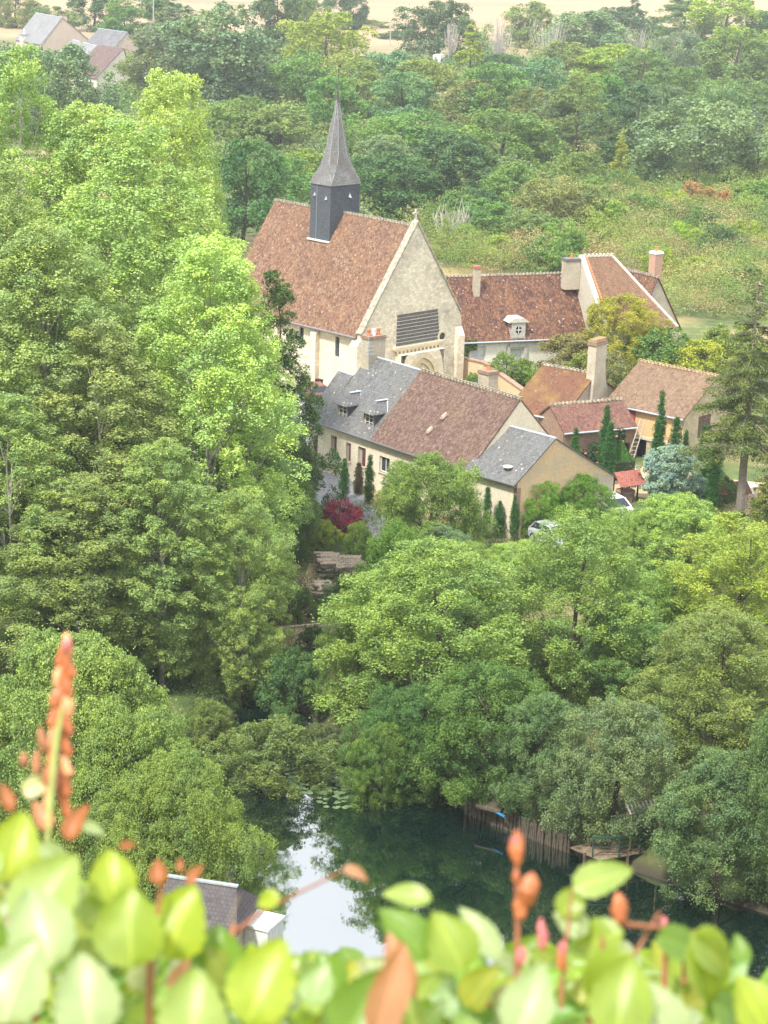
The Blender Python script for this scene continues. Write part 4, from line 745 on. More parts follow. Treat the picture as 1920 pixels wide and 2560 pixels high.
BGT = [  # u, v base, v top, width, kind, colour, label
 (130, 100, 15, 110, 'far', MG, 'round green tree just behind the tall far farmhouse'), (40, 60, -30, 90, 'far', OL, 'hazy tree in the extreme upper left corner'),
 (235, 70, -25, 110, 'far', DG, 'dark tree behind the aerials of the far farm'), (310, 120, -5, 110, 'fartall', MG, 'tree at the right end of the far farm buildings'),
 (390, 150, -30, 130, 'fartall', DG, 'tall dark tree behind the far wood near the top edge'), (440, 250, 15, 170, 'fartall', BG, 'tall grey-green tree directly right of the far farm'),
 (560, 270, 10, 270, 'far', BG, 'largest broad grey-green tree in the upper left wood'), (500, 255, 165, 110, 'far', DG, 'low dark tree at the foot of the broad grey-green one'),
 (690, 130, -30, 120, 'far', DG, 'dark tree on the top edge right of the broad grey-green tree'), (760, 120, -20, 100, 'far', MG, 'tree on the top edge beside the stubble field gap'),
 (815, 180, 28, 170, 'far', YG, 'bright yellow-green tree before the far stubble field'), (770, 285, 125, 170, 'far', MG, 'mid-green tree below the bright yellow-green one'),
 (857, 65, -25, 90, 'far', DG, 'isolated dark tree cut by the top edge at the stubble field'), (890, 300, 155, 150, 'far', OL, 'olive tree standing behind the tip of the church spire'),
 (970, 260, 130, 150, 'far', BG, 'grey-green tree right of the spire tip'), (1095, 145, 0, 160, 'far', DG, 'dark round tree at the right end of the stubble gap'),
 (1175, 205, 62, 100, 'farcone', YG, 'bright conical young tree in the far wood'), (1060, 300, 150, 150, 'far', OL, 'olive tree below the far white van'),
 (1325, 110, 5, 110, 'far', OL, 'brown-green tree near the top edge left of the silver willow'), (1455, 150, 30, 190, 'far', SV, 'pale silver willow crown near the top of the wood'),
 (1545, 120, 15, 140, 'far', DG, 'dark tree right of the pale silver willow'), (1585, 80, -15, 70, 'farcone', DG, 'dark conifer against the stubble at the top edge'),
 (1710, 120, -15, 120, 'fartall', MG, 'tree against the stubble left of the airy tree'), (1810, 130, -20, 170, 'far', LG, 'airy light tree against the stubble at the upper right'),
 (1905, 130, 30, 90, 'far', DG, 'dark tree at the extreme upper right edge'), (1690, 200, 80, 110, 'far', SV, 'pale grey-green willow in the upper right wood'),
 (1835, 230, 70, 190, 'far', MG, 'big green tree below the airy light tree'), (1255, 230, 135, 110, 'far', DG, 'small dark tree left of the olive pair'),
 (1410, 225, 105, 170, 'far', OL, 'olive-green tree under the silver willow'), (1545, 240, 115, 180, 'far', LG, 'yellowish tree above the dark gap in the wood'),
 (1700, 275, 165, 130, 'far', MG, 'green tree behind the big silver-green willow'), (1880, 300, 195, 140, 'far', MG, 'green tree above the pointed pale willow'),
 (1325, 360, 215, 120, 'fartall', OL, 'narrow brownish tree in the middle of the right wood'), (1440, 390, 185, 130, 'fartall', OL, 'taller brownish-green tree left of the dark one'),
 (1385, 380, 225, 110, 'fartall', BG, 'blue-grey tree between the two brownish ones'), (1585, 440, 205, 180, 'fartall', DG, 'darkest tall tree of the right wood'),
 (1735, 480, 245, 250, 'far', SV, 'large silver-green willow at the right'), (1885, 400, 285, 80, 'farcone', SV, 'small pointed pale willow near the right edge'),
 (1885, 480, 350, 180, 'far', OL, 'olive tree cut by the right edge beneath the pointed willow'), (1545, 500, 345, 80, 'farcone', YG, 'bright yellow-green conical tree on the edge of the brush'),
 (1255, 430, 270, 210, 'far', MG, 'broad green tree in the middle of the wood'), (1040, 400, 275, 200, 'far', MG, 'broad green tree right of the spire shaft'),
 (1130, 530, 330, 200, 'far', DG, 'dark tree behind the church gable cross'), (1285, 565, 410, 160, 'far', MG, 'green tree in front of the wood above the priory chimney'),
 (1000, 545, 385, 190, 'far', DG, 'dark tree just right of the bell tower'), (1085, 530, 395, 100, 'fartall', OL, 'yellow-topped slender tree behind the church ridge'),
 (1375, 600, 430, 150, 'far', OL, 'dull olive tree on the near edge of the wood'), (1440, 500, 380, 120, 'far', MG, 'small green tree between the conical tree and the wood'),
 (1730, 550, 453, 90, 'far', ORG, 'orange-leaved small tree in the brush'), (1815, 560, 475, 80, 'bush', ORG, 'sparse peach-coloured bush near the right edge'),
 (1605, 540, 460, 70, 'bush', (.24, .22, .06), 'yellow-orange bush beside the bright conical tree'),
 (605, 390, 240, 180, 'far', MG, 'pale green tree above the poplar tops'), (700, 400, 262, 160, 'far', OL, 'olive tree left of the spire tip'),
 (610, 610, 350, 190, 'far', DG, 'dark tree between the poplars and the church roof'), (765, 490, 375, 120, 'far', LG, 'light green tree immediately left of the spire base'),
 (700, 530, 390, 150, 'far', MG, 'green tree behind the left end of the church ridge'), (910, 430, 285, 150, 'far', MG, 'green tree right behind the middle of the spire'),
 (960, 490, 335, 150, 'far', BG, 'blue-green tree between spire and gable cross'), (900, 520, 390, 120, 'far', DG, 'dark tree at the right foot of the spire'),
 (155, 350, 118, 200, 'far', BG, 'grey-green tree in front of the far farm barns'), (55, 330, 120, 130, 'far', DG, 'dark tree at the left edge in front of the far farm'),
 (370, 240, 120, 130, 'far', OL, 'tree beside the pale stone barn gable'), (640, 250, 150, 150, 'far', MG, 'rounded tree on the slope left of the spire'),
 (1180, 330, 200, 140, 'far', OL, 'olive tree beneath the bright conical young tree'), (1500, 330, 190, 140, 'far', MG, 'green tree beneath the yellowish one'),
 (1650, 330, 210, 110, 'far', BG, 'grey-green tree left above the big willow'), (1790, 400, 200, 120, 'far', BG, 'tree right behind the big silver-green willow'),
 (1190, 600, 470, 130, 'far', DG, 'dark tree above the right verge of the church gable'), (840, 330, 215, 90, 'far', OL, 'small olive tree touching the spire on its left'),
 (1480, 560, 440, 130, 'bush', MG, 'green thicket at the wood edge below the small green tree'), (1840, 530, 470, 150, 'bush', OL, 'olive thicket right of the orange-leaved tree'),
 (1380, 690, 590, 120, 'bush', MG, 'green bush just above the purple roof ridge'), (1160, 650, 560, 90, 'bush', LG, 'light green bush right of the church gable slope'),
 (1650, 620, 540, 130, 'bush', MG, 'green mound in the middle of the brush'),
 (1210, 625, 500, 150, 'far', MG, 'green tree right above the church gable slope'), (1320, 640, 520, 150, 'far', OL, 'olive tree above the middle of the purple ridge'), (1400, 660, 545, 120, 'far', MG, 'green tree just left above the tall wing chimney'),
 (1455, 590, 455, 140, 'far', OL, 'olive tree on the wood edge above the tall wing'), (1520, 600, 500, 110, 'far', LG, 'light tree on the wood edge above the tall wing ridge'), (1140, 605, 480, 120, 'far', MG, 'green tree touching the church gable cross'), (1600, 575, 480, 120, 'far', MG, 'green tree in the scrub below the darkest tall tree'),
 (1680, 560, 470, 90, 'far', LG, 'light green tree left of the orange-leaved one'), (1880, 560, 450, 120, 'far', MG, 'green tree at the right edge above the scrub'),
 (1000, 330, 180, 150, 'far', BG, 'rounded grey-green crown above the broad green tree'), (1230, 330, 160, 150, 'far', MG, 'rounded crown left of the narrow brownish trees'), (1350, 290, 140, 140, 'far', BG, 'rounded grey-green crown in the middle of the far wood'), (1600, 260, 120, 150, 'far', MG, 'rounded crown between the two silver willows'), (830, 330, 190, 120, 'far', MG, 'rounded crown just left of the spire tip'),
 (1700, 640, 555, 80, 'far', YG, 'pale yellow sapling above the rear brick chimney'), (1590, 610, 540, 110, 'bush', OL, 'olive bush above the ridge of the tall wing'), (1480, 625, 545, 110, 'bush', LG, 'light bush just left of the tall wing chimney'),
 (1800, 660, 560, 110, 'bush', (.12, .2, .07), 'dark green bush in the scrub at the right'), (1870, 640, 550, 110, 'bush', YG, 'yellow bush in the scrub near the right edge'), (1740, 720, 640, 120, 'bush', LG, 'light green bush right of the rear chimney'),
 (1860, 750, 660, 120, 'bush', (.14, .24, .06), 'green bush at the right edge above the spruce'), (1250, 660, 585, 120, 'bush', YG, 'yellow-green bush behind the thin priory chimney'), (1420, 650, 575, 90, 'bush', YG, 'yellow bush directly above the purple ridge'),
 (1560, 560, 490, 90, 'bush', LG, 'light bush below the bright conical tree'), (1410, 590, 500, 80, 'farcone', LG, 'thin light sapling at the wood edge'), (1110, 640, 545, 50, 'farcone', LG, 'pointed light green shrub against the church gable slope'),
 (1760, 600, 520, 100, 'bush', MG, 'green bush below the orange-leaved tree'), (1920, 600, 500, 90, 'bush', OL, 'olive bush cut by the right edge above the scrub'), (1650, 700, 620, 90, 'bush', YG, 'yellow-green bush behind the rear brick chimney')]
for i, (u, vb, vt, w_, kd, c, lab) in enumerate(BGT):
    nvar = {'far': 5, 'fartall': 3, 'farcone': 2, 'bush': 3}[kd]
    bush_ = kd == 'bush'
    tree(f'{kd}{i % nvar}', u, vb + (0 if bush_ else 8), vt, w_ * 1.12, jit(c), lab, name='shrub' if bush_ else ('conifer' if 'conifer' in lab else 'broadleaf_tree'), cat='shrub' if bush_ else 'tree', group='trees of the far wood')

# bare silver-grey trees in the wood
def bare_tree(u, vb, vt, wpx, label, seed):
    P = unp(u, vb, 2.0); k = pxm(P); H_, W_ = (vb - vt) / k, wpx / k; g = random.Random(seed); r = empty('bare_tree', P, 0, label, 'tree', 'bare trees in the far wood'); mb = MB()
    for j in range(46):
        a = g.uniform(0, 6.28); q = g.uniform(.1, .5) * W_; h1 = H_ * g.uniform(.65, 1); s = g.uniform(.05, .35) * H_
        b0 = Vector((cos(a) * q * .15, sin(a) * q * .15, s)); b1 = Vector((cos(a) * q * .7, sin(a) * q * .7, s + (h1 - s) * .5)); b2 = Vector((cos(a) * q, sin(a) * q, h1)); mb.tube([b0, b1, b2], [.09, .06, .025], 3, False)
        for _ in range(2): e = b1.lerp(b2, g.random()); mb.tube([e, e + Vector((g.uniform(-.8, .8), g.uniform(-.8, .8), g.uniform(.8, 2.2)))], [.04, .015], 3, False)
    mb.build('branches', SILVER, r); mb = MB(); mb.tube([(0, 0, -.3), (0, 0, H_ * .3), (0, .1, H_ * .6)], [.25, .18, .08], 6); mb.build('trunk', SILVER, r)
for i, a in enumerate([(1245, 185, 45, 80, 'bare grey tree right of the bright conical tree'), (1370, 195, 50, 110, 'largest bare silver tree left of the silver willow'), (1590, 165, 70, 90, 'bare grey tree between dark conifer and willow'), (1715, 185, 75, 90, 'bare grey tree in front of the upper right willow'), (1890, 235, 110, 80, 'bare silver trees at the upper right edge'), (1125, 170, 60, 40, 'thin bare tree left of the bright conical tree'), (1130, 640, 530, 110, 'brown leafless thicket beside the church cross')]): bare_tree(*a, seed=i)

# brush, scrub and undergrowth nobody could count
def ground_cover(name, label, polys, n_cl, leaf, cols, seed, per=70, hgt=(.5, 1.8), zscale=1.0, pw=1):
    g = np.random.default_rng(seed); CC = []; CR = []; CO = []
    tot = sum(w_ for _, w_ in polys)
    for (u0, v0, u1, v1), w_ in polys:
        for _ in range(int(n_cl * w_ / tot)):
            u, v = g.uniform(u0, u1), g.uniform(v0, v1); P = unp(u, v, 2.0); k = pxm(P)
            if river_sd(np.array([P[0]]), np.array([P[1]]))[0] > -.4: continue
            r = hgt[0] + (hgt[1] - hgt[0]) * g.uniform() ** pw; CC.append([P[0], P[1], gz(P[0], P[1]) + r * .35]); CR.append(r); nn = .5 + .5 * sin(P[0] * .11 + 2) * cos(P[1] * .07); ci = int(np.clip(g.normal(nn, .3), 0, .999) * len(cols)); CO.append(cols[ci])
    CC, CR, CO = np.array(CC), np.array(CR), np.array(CO); k = len(CC); w_ = CR ** 2; idx = g.choice(k, k * per, p=w_ / w_.sum()); n = len(idx)
    d = unit(g.normal(size=(n, 3)) + np.array([0, 0, .6])); d[:, 2] = np.abs(d[:, 2]) * .9; P = CC[idx] + d * (CR[idx] * g.uniform(.3, 1, n) ** .4)[:, None] * np.array([1, 1, zscale])
    dist = np.linalg.norm(P - EYEP, axis=1); S = leaf * dist / 300 * g.uniform(.6, 1.4, n)
    tint = CO[idx] * g.uniform(.85, 1.2, (k, 1))[idx] * (g.uniform(.9, 1.1, (n, 1))) * g.uniform(.93, 1.07, (n, 3))
    me = leaf_mesh(name, P, unit(d * .6 + [0, 0, .4] + g.normal(size=(n, 3)) * .5), S, tint, LEAFV, .6, seed); o = bpy.data.objects.new(name, me); COL.objects.link(o); return tag(o, label, kind='stuff')
YB = [(.44, .33, .17), (.27, .33, .075), (.22, .31, .07), (.13, .21, .055), (.29, .31, .09), (.4, .33, .15), (.17, .26, .07)]
ground_cover('scrub', 'rough yellow-green scrub and bramble behind the houses', [((1090, 560, 2250, 690), 4), ((1400, 480, 2250, 600), 2.8), ((1640, 690, 2250, 800), 1.4)], 2150, .2, YB, 1, per=200, hgt=(.45, 4.6), zscale=1.0, pw=4)
WD = [(0.105, 0.195, 0.0598), (0.157, 0.26, 0.0672), (0.211, 0.293, 0.0748), (0.246, 0.26, 0.0897), (0.176, 0.244, 0.12)]
ground_cover('far_woodland', 'continuous far woodland closing the view behind the single trees', [((300, 110, 800, 330), 3), ((880, 170, 2300, 330), 6.5), ((540, 330, 2200, 470), 5), ((540, 470, 1450, 600), 2), ((0, 130, 350, 300), .8), ((1150, 90, 1930, 170), 1.5)], 1800, .36, WD, 2, per=130, hgt=(1.4, 3.6), zscale=1.2)
HG = [(0.0338, 0.0688, 0.023), (0.054, 0.106, 0.0345), (0.081, 0.138, 0.0403), (0.121, 0.175, 0.046), (0.203, 0.2, 0.069)]
ground_cover('undergrowth', 'undergrowth and long grass on the river banks and among the trees', [((0, 1380, 620, 1700), 3), ((560, 1280, 900, 1720), 3), ((850, 1280, 1930, 1500), 3), ((840, 1500, 2300, 2000), 5.4), ((1200, 2000, 2300, 2200), 2), ((-400, 900, 0, 1800), 1.5), ((1900, 1000, 2300, 1500), 1.5), ((460, 1700, 560, 1850), .8), ((0, 900, 640, 1380), 2), ((0, 1800, 420, 2250), 1)], 5400, .16, HG, 3, per=90, hgt=(.35, 1.2))
ground_cover('dry_grass', 'dry yellow grass clearings on the island and by the jetty', [((640, 1600, 900, 1840), 2), ((1280, 1700, 1750, 1950), 2), ((640, 1400, 800, 1620), 1)], 500, .1, [(.3, .24, .09), (.22, .22, .06), (.14, .18, .05)], 4, per=90, hgt=(.2, .45))
HD = [(.03, .075, .02), (.05, .11, .025), (.08, .15, .03), (.12, .19, .04)]

# ------------------------------------------------------------------ the poplar stand at the left
POP = [ # u, base v, top v, width, leaf colour (shade on the lower poplars is put into darker tones), label
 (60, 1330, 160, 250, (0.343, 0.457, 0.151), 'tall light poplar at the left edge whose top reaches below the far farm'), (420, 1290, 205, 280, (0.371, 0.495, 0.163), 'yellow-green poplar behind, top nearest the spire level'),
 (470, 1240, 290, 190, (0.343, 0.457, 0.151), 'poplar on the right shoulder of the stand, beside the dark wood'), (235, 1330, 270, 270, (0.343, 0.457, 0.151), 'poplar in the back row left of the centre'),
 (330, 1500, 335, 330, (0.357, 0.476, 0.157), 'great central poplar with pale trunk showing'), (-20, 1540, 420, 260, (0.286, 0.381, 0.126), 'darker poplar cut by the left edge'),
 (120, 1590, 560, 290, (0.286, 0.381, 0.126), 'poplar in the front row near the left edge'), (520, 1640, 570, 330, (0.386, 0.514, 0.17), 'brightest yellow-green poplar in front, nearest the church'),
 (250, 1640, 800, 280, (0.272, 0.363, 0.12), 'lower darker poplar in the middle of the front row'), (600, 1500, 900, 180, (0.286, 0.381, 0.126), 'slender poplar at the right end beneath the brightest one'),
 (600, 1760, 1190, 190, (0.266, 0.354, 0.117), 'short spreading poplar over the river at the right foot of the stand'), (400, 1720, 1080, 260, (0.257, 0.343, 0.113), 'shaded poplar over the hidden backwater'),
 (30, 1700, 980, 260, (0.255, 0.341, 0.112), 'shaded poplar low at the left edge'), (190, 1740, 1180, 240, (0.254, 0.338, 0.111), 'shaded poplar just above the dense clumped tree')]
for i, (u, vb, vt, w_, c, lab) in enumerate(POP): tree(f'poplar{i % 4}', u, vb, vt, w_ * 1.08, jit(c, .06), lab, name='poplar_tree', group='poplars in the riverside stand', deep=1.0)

# ------------------------------------------------------------------ single trees and shrubs, middle distance and near
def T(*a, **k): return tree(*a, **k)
T('midtall0', 700, 1270, 1010, 150, (0.095, 0.163, 0.052), 'dark broadleaf tree under the spruce beside the lane')
T('mid1', 725, 1400, 1150, 120, (0.112, 0.189, 0.0475), 'dark green tree between the poplars and the red maple')
T('midbush0', 800, 1375, 1290, 90, YG, 'small yellow-green shrub left of the red maple', name='shrub', cat='shrub')
T('far1', 848, 1350, 1240, 78, (.26, .04, .085), 'crimson red maple by the lane', name='maple_tree'); T('far3', 888, 1325, 1265, 45, (0.336, 0.05, 0.0612), 'smaller scarlet maple right of the crimson one', name='maple_tree')
T('mid0', 895, 1400, 1300, 70, (0.15, 0.24, 0.041), 'slender green tree right of the scarlet maple')
T('mid2', 1075, 1420, 1130, 230, (0.186, 0.275, 0.068), 'large walnut tree in front of the cream house', name='walnut_tree'); T('mid3', 1000, 1330, 1150, 90, (0.144, 0.255, 0.0395), 'left limb of green trees hiding the house window')
T('mid1', 1110, 1460, 1310, 140, BG, 'grey-green bushy tree right of the walnut'); T('mid0', 985, 1620, 1300, 200, (0.115, 0.213, 0.0368), 'dark hazel tree overhanging the woodpiles', name='hazel_tree')
T('midtall1', 670, 1560, 1290, 110, (0.137, 0.219, 0.0434), 'green tree beside the earth path'); T('midbush1', 740, 1790, 1600, 190, (0.0906, 0.176, 0.0577), 'round dark green bush on the island bank', name='shrub', cat='shrub')
T('midbush0', 600, 1745, 1590, 130, (0.137, 0.219, 0.0505), 'green bush at the foot of the short poplar', name='shrub', cat='shrub')
T('midbush1', 525, 1890, 1730, 150, (0.166, 0.23, 0.0631), 'pale reedy bush on the backwater bank', name='shrub', cat='shrub')
T('midbush0', 675, 1960, 1770, 270, (0.166, 0.23, 0.0702), 'drooping willow bush leaning over the lily pads', name='willow_shrub', cat='shrub', deep=.7); T('midbush1', 800, 1900, 1790, 120, (0.147, 0.195, 0.0778), 'low grey-green bush right of the drooping willow bush', name='shrub', cat='shrub')
T('midbush1', 880, 1600, 1470, 120, LG, 'small bright bush between the log pile and the ash', name='shrub', cat='shrub')
# right-hand group over the river
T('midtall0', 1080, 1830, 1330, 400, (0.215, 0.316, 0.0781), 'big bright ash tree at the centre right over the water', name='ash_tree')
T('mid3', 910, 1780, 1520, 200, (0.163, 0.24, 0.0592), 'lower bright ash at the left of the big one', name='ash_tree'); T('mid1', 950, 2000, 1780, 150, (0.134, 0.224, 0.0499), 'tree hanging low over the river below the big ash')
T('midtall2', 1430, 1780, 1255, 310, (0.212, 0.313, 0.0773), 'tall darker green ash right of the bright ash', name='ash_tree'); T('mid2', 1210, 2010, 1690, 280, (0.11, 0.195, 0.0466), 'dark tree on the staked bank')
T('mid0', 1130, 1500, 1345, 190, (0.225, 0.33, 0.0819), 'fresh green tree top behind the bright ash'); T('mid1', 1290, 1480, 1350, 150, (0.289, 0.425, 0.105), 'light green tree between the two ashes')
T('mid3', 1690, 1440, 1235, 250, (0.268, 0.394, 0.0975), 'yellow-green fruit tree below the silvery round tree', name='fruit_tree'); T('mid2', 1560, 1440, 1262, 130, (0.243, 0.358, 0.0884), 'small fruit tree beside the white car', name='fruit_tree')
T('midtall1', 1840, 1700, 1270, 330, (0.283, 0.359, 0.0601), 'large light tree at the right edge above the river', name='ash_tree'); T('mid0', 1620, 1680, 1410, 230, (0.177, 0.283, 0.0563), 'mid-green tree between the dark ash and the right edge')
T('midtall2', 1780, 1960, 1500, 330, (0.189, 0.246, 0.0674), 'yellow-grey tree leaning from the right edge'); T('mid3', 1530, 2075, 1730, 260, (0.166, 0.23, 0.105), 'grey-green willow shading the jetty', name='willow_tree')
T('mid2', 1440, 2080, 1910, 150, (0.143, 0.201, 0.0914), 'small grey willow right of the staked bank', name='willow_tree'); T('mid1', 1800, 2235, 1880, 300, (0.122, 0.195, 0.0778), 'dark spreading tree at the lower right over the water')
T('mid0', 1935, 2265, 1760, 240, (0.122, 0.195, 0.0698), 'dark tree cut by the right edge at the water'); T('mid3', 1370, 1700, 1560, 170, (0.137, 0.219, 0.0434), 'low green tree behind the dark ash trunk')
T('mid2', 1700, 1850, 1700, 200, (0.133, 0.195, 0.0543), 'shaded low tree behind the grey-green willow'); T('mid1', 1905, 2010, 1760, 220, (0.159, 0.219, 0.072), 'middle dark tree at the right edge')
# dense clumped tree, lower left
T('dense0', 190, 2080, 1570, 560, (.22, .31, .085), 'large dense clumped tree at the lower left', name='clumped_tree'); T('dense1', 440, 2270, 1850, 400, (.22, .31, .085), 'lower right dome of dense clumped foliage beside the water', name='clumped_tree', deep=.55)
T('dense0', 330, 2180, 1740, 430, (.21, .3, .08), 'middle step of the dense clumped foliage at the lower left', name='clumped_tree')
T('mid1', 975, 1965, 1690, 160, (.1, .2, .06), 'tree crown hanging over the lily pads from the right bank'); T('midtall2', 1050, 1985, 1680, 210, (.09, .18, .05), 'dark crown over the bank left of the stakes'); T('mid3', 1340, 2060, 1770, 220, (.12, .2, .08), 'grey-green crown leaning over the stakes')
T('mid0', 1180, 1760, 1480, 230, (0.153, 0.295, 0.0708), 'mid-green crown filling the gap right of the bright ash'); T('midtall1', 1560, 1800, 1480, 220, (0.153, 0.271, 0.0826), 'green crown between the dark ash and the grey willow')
T('midbush0', 745, 1560, 1450, 80, (.11, .2, .06), 'leafy bush narrowing the earth path', name='shrub', cat='shrub'); T('midbush1', 790, 1640, 1560, 90, (.08, .15, .05), 'dark bush in front of the lowest woodpile', name='shrub', cat='shrub'); T('mid2', 865, 1560, 1440, 110, (.08, .15, .05), 'small dark bush half covering the right woodpile', name='shrub', cat='shrub')
# gardens
T('mid2', 1545, 935, 735, 190, (0.339, 0.336, 0.0445), 'yellowish tree in front of the tall priory wing', name='catalpa_tree'); T('far2', 1425, 950, 830, 150, (0.231, 0.213, 0.0734), 'brownish olive bush before the white house', name='shrub', cat='shrub')
T('far3', 1265, 985, 880, 110, (0.167, 0.251, 0.0665), 'leafy green shrub at the foot of the carved dormer', name='shrub', cat='shrub'); T('bush1', 1320, 985, 905, 90, (0.179, 0.273, 0.0445), 'small bright shrub left of the mossy cottage', name='shrub', cat='shrub')
T('bush2', 1650, 950, 815, 200, (0.132, 0.23, 0.0562), 'green thicket behind the barn roof', name='shrub', cat='shrub'); T('bush0', 1760, 970, 850, 190, (0.299, 0.336, 0.0445), 'yellow-green thicket behind the barn ridge', name='shrub', cat='shrub')
T('bush1', 1530, 985, 880, 110, (0.221, 0.23, 0.0842), 'grey-green shrub right of the cottage chimney', name='shrub', cat='shrub'); T('bush0', 1450, 975, 880, 90, (0.24, 0.288, 0.0636), 'light shrub left of the cottage chimney', name='shrub', cat='shrub')
T('bush2', 1830, 930, 810, 180, (0.187, 0.251, 0.0532), 'bush behind the spruce top at the right', name='shrub', cat='shrub')
T('bush0', 1375, 1125, 1040, 70, (0.339, 0.352, 0.0509), 'pale garden shrub by the low brick outbuilding', name='shrub', cat='shrub')
T('olive', 1678, 1262, 1108, 150, (.3, .42, .38), 'silvery round shrub in the middle of the yard', name='silver_shrub', cat='shrub')
T('mid0', 1345, 1330, 1195, 125, (0.14, 0.273, 0.0318), 'bright green vine hedge against the annex gable', name='hedge', cat='hedge'); T('mid1', 1455, 1315, 1185, 125, (0.125, 0.251, 0.0333), 'right end of green hedge beside the toy well roof', name='hedge', cat='hedge')
T('midbush1', 1500, 1390, 1300, 160, (0.183, 0.261, 0.0649), 'grey-green bush below the white car', name='shrub', cat='shrub'); T('bush1', 1840, 1330, 1270, 60, (0.18, 0.219, 0.101), 'small grey bush at the foot of the spruce', name='shrub', cat='shrub')
T('bush2', 1800, 1265, 1190, 90, (0.101, 0.183, 0.0404), 'dark bush with red flowers behind the little tiled hutch', name='shrub', cat='shrub'); T('bush0', 1910, 1330, 1210, 90, (0.18, 0.219, 0.0505), 'olive bush at the right edge beyond the spruce', name='shrub', cat='shrub')
T('mid0', 1180, 990, 930, 40, (0.146, 0.251, 0.04), 'ivy bush at the church corner', name='shrub', cat='shrub')
# cypresses and clipped shapes: u, base, top, width, label
CYP = [(859, 1250, 1146, 18, 'leftmost of the three cypresses before the dormered house'), (895, 1235, 1156, 18, 'brown-flecked middle cypress of the three before the house'), (922, 1260, 1137, 18, 'right and tallest cypress of the three before the house'),
 (1168, 1330, 1208, 22, 'cypress half hidden behind the walnut tree'), (1214, 1345, 1216, 18, 'tall cypress against the long cream wall'), (1246, 1345, 1252, 18, 'short cypress left of the street lamp'), (1284, 1350, 1236, 16, 'cypress right of the street lamp'), (1348, 1330, 1268, 20, 'cypress standing before the vine hedge'),
 (1433, 1200, 1070, 20, 'cypress left of the climbing roses'), (1507, 1200, 1014, 24, 'tall slim cypress before the rose wall'), (1519, 1212, 1057, 24, 'fuller cypress pressed against the slim one'), (1640, 1215, 979, 22, 'tallest cypress in front of the barn'), (1634, 1222, 1050, 22, 'shorter cypress at the foot of the tallest'),
 (1681, 1212, 1043, 26, 'blunt cypress before the orange barn wall'), (1708, 1200, 1076, 18, 'small cypress near the barn corner'), (1749, 1222, 1062, 18, 'left cypress of the pair by the hayloft shutter'), (1762, 1222, 1062, 18, 'right cypress of the pair by the hayloft shutter'), (1785, 1232, 1090, 28, 'dark cypress behind the spruce branches'), (1777, 1290, 1120, 22, 'cypress right of the silvery shrub')]
for i, (u, vb, vt, w_, lab) in enumerate(CYP): tree(f'cypress{i % 3}', u, vb, vt, w_ * 1.25, (.05, .16, .035) if 'brown' not in lab else (.09, .08, .03), lab, name='cypress_tree', group='cypresses in the gardens')
P = unp(1548, 1187, 2); dr_ = empty('clipped_drum_shrub', P, 0, 'clipped shrub shaped as a drum topped with a cone', 'shrub'); g = np.random.default_rng(5)
n = 6000; a = g.uniform(0, 6.28, n); z = g.uniform(0, 1.3, n); top_ = g.uniform(0, 1, n) < .3; r = np.where(top_, np.sqrt(g.uniform(0, 1, n)) * 1.15, 1.15); z = np.where(top_, 1.3, z)
C1 = np.stack([r * np.cos(a), r * np.sin(a), z + g.normal(size=n) * .03], 1); N1 = np.where(top_[:, None], [0, 0, 1.0], np.stack([np.cos(a), np.sin(a), a * 0], 1))
for nm, C_, N_, cc in (('drum', C1, N1, (.09, .13, .06)), ('cone', None, None, (.06, .17, .02))):
    if C_ is None: t_ = 1 - np.sqrt(g.uniform(0, 1, n)); rr_ = .95 * (1 - t_); C_ = np.stack([rr_ * np.cos(a), rr_ * np.sin(a), 1.35 + t_ * 1.5], 1); N_ = np.stack([np.cos(a), np.sin(a), a * 0 + .5], 1)
    me = leaf_mesh(nm, C_, unit(N_ + g.normal(size=(n, 3)) * .4), np.full(n, .13), np.stack([g.uniform(0, 1, n)] * 3, 1), LEAF, .6, 5); o = bpy.data.objects.new(nm, me); COL.objects.link(o); o.parent = dr_; o.color = (*cc, 1)

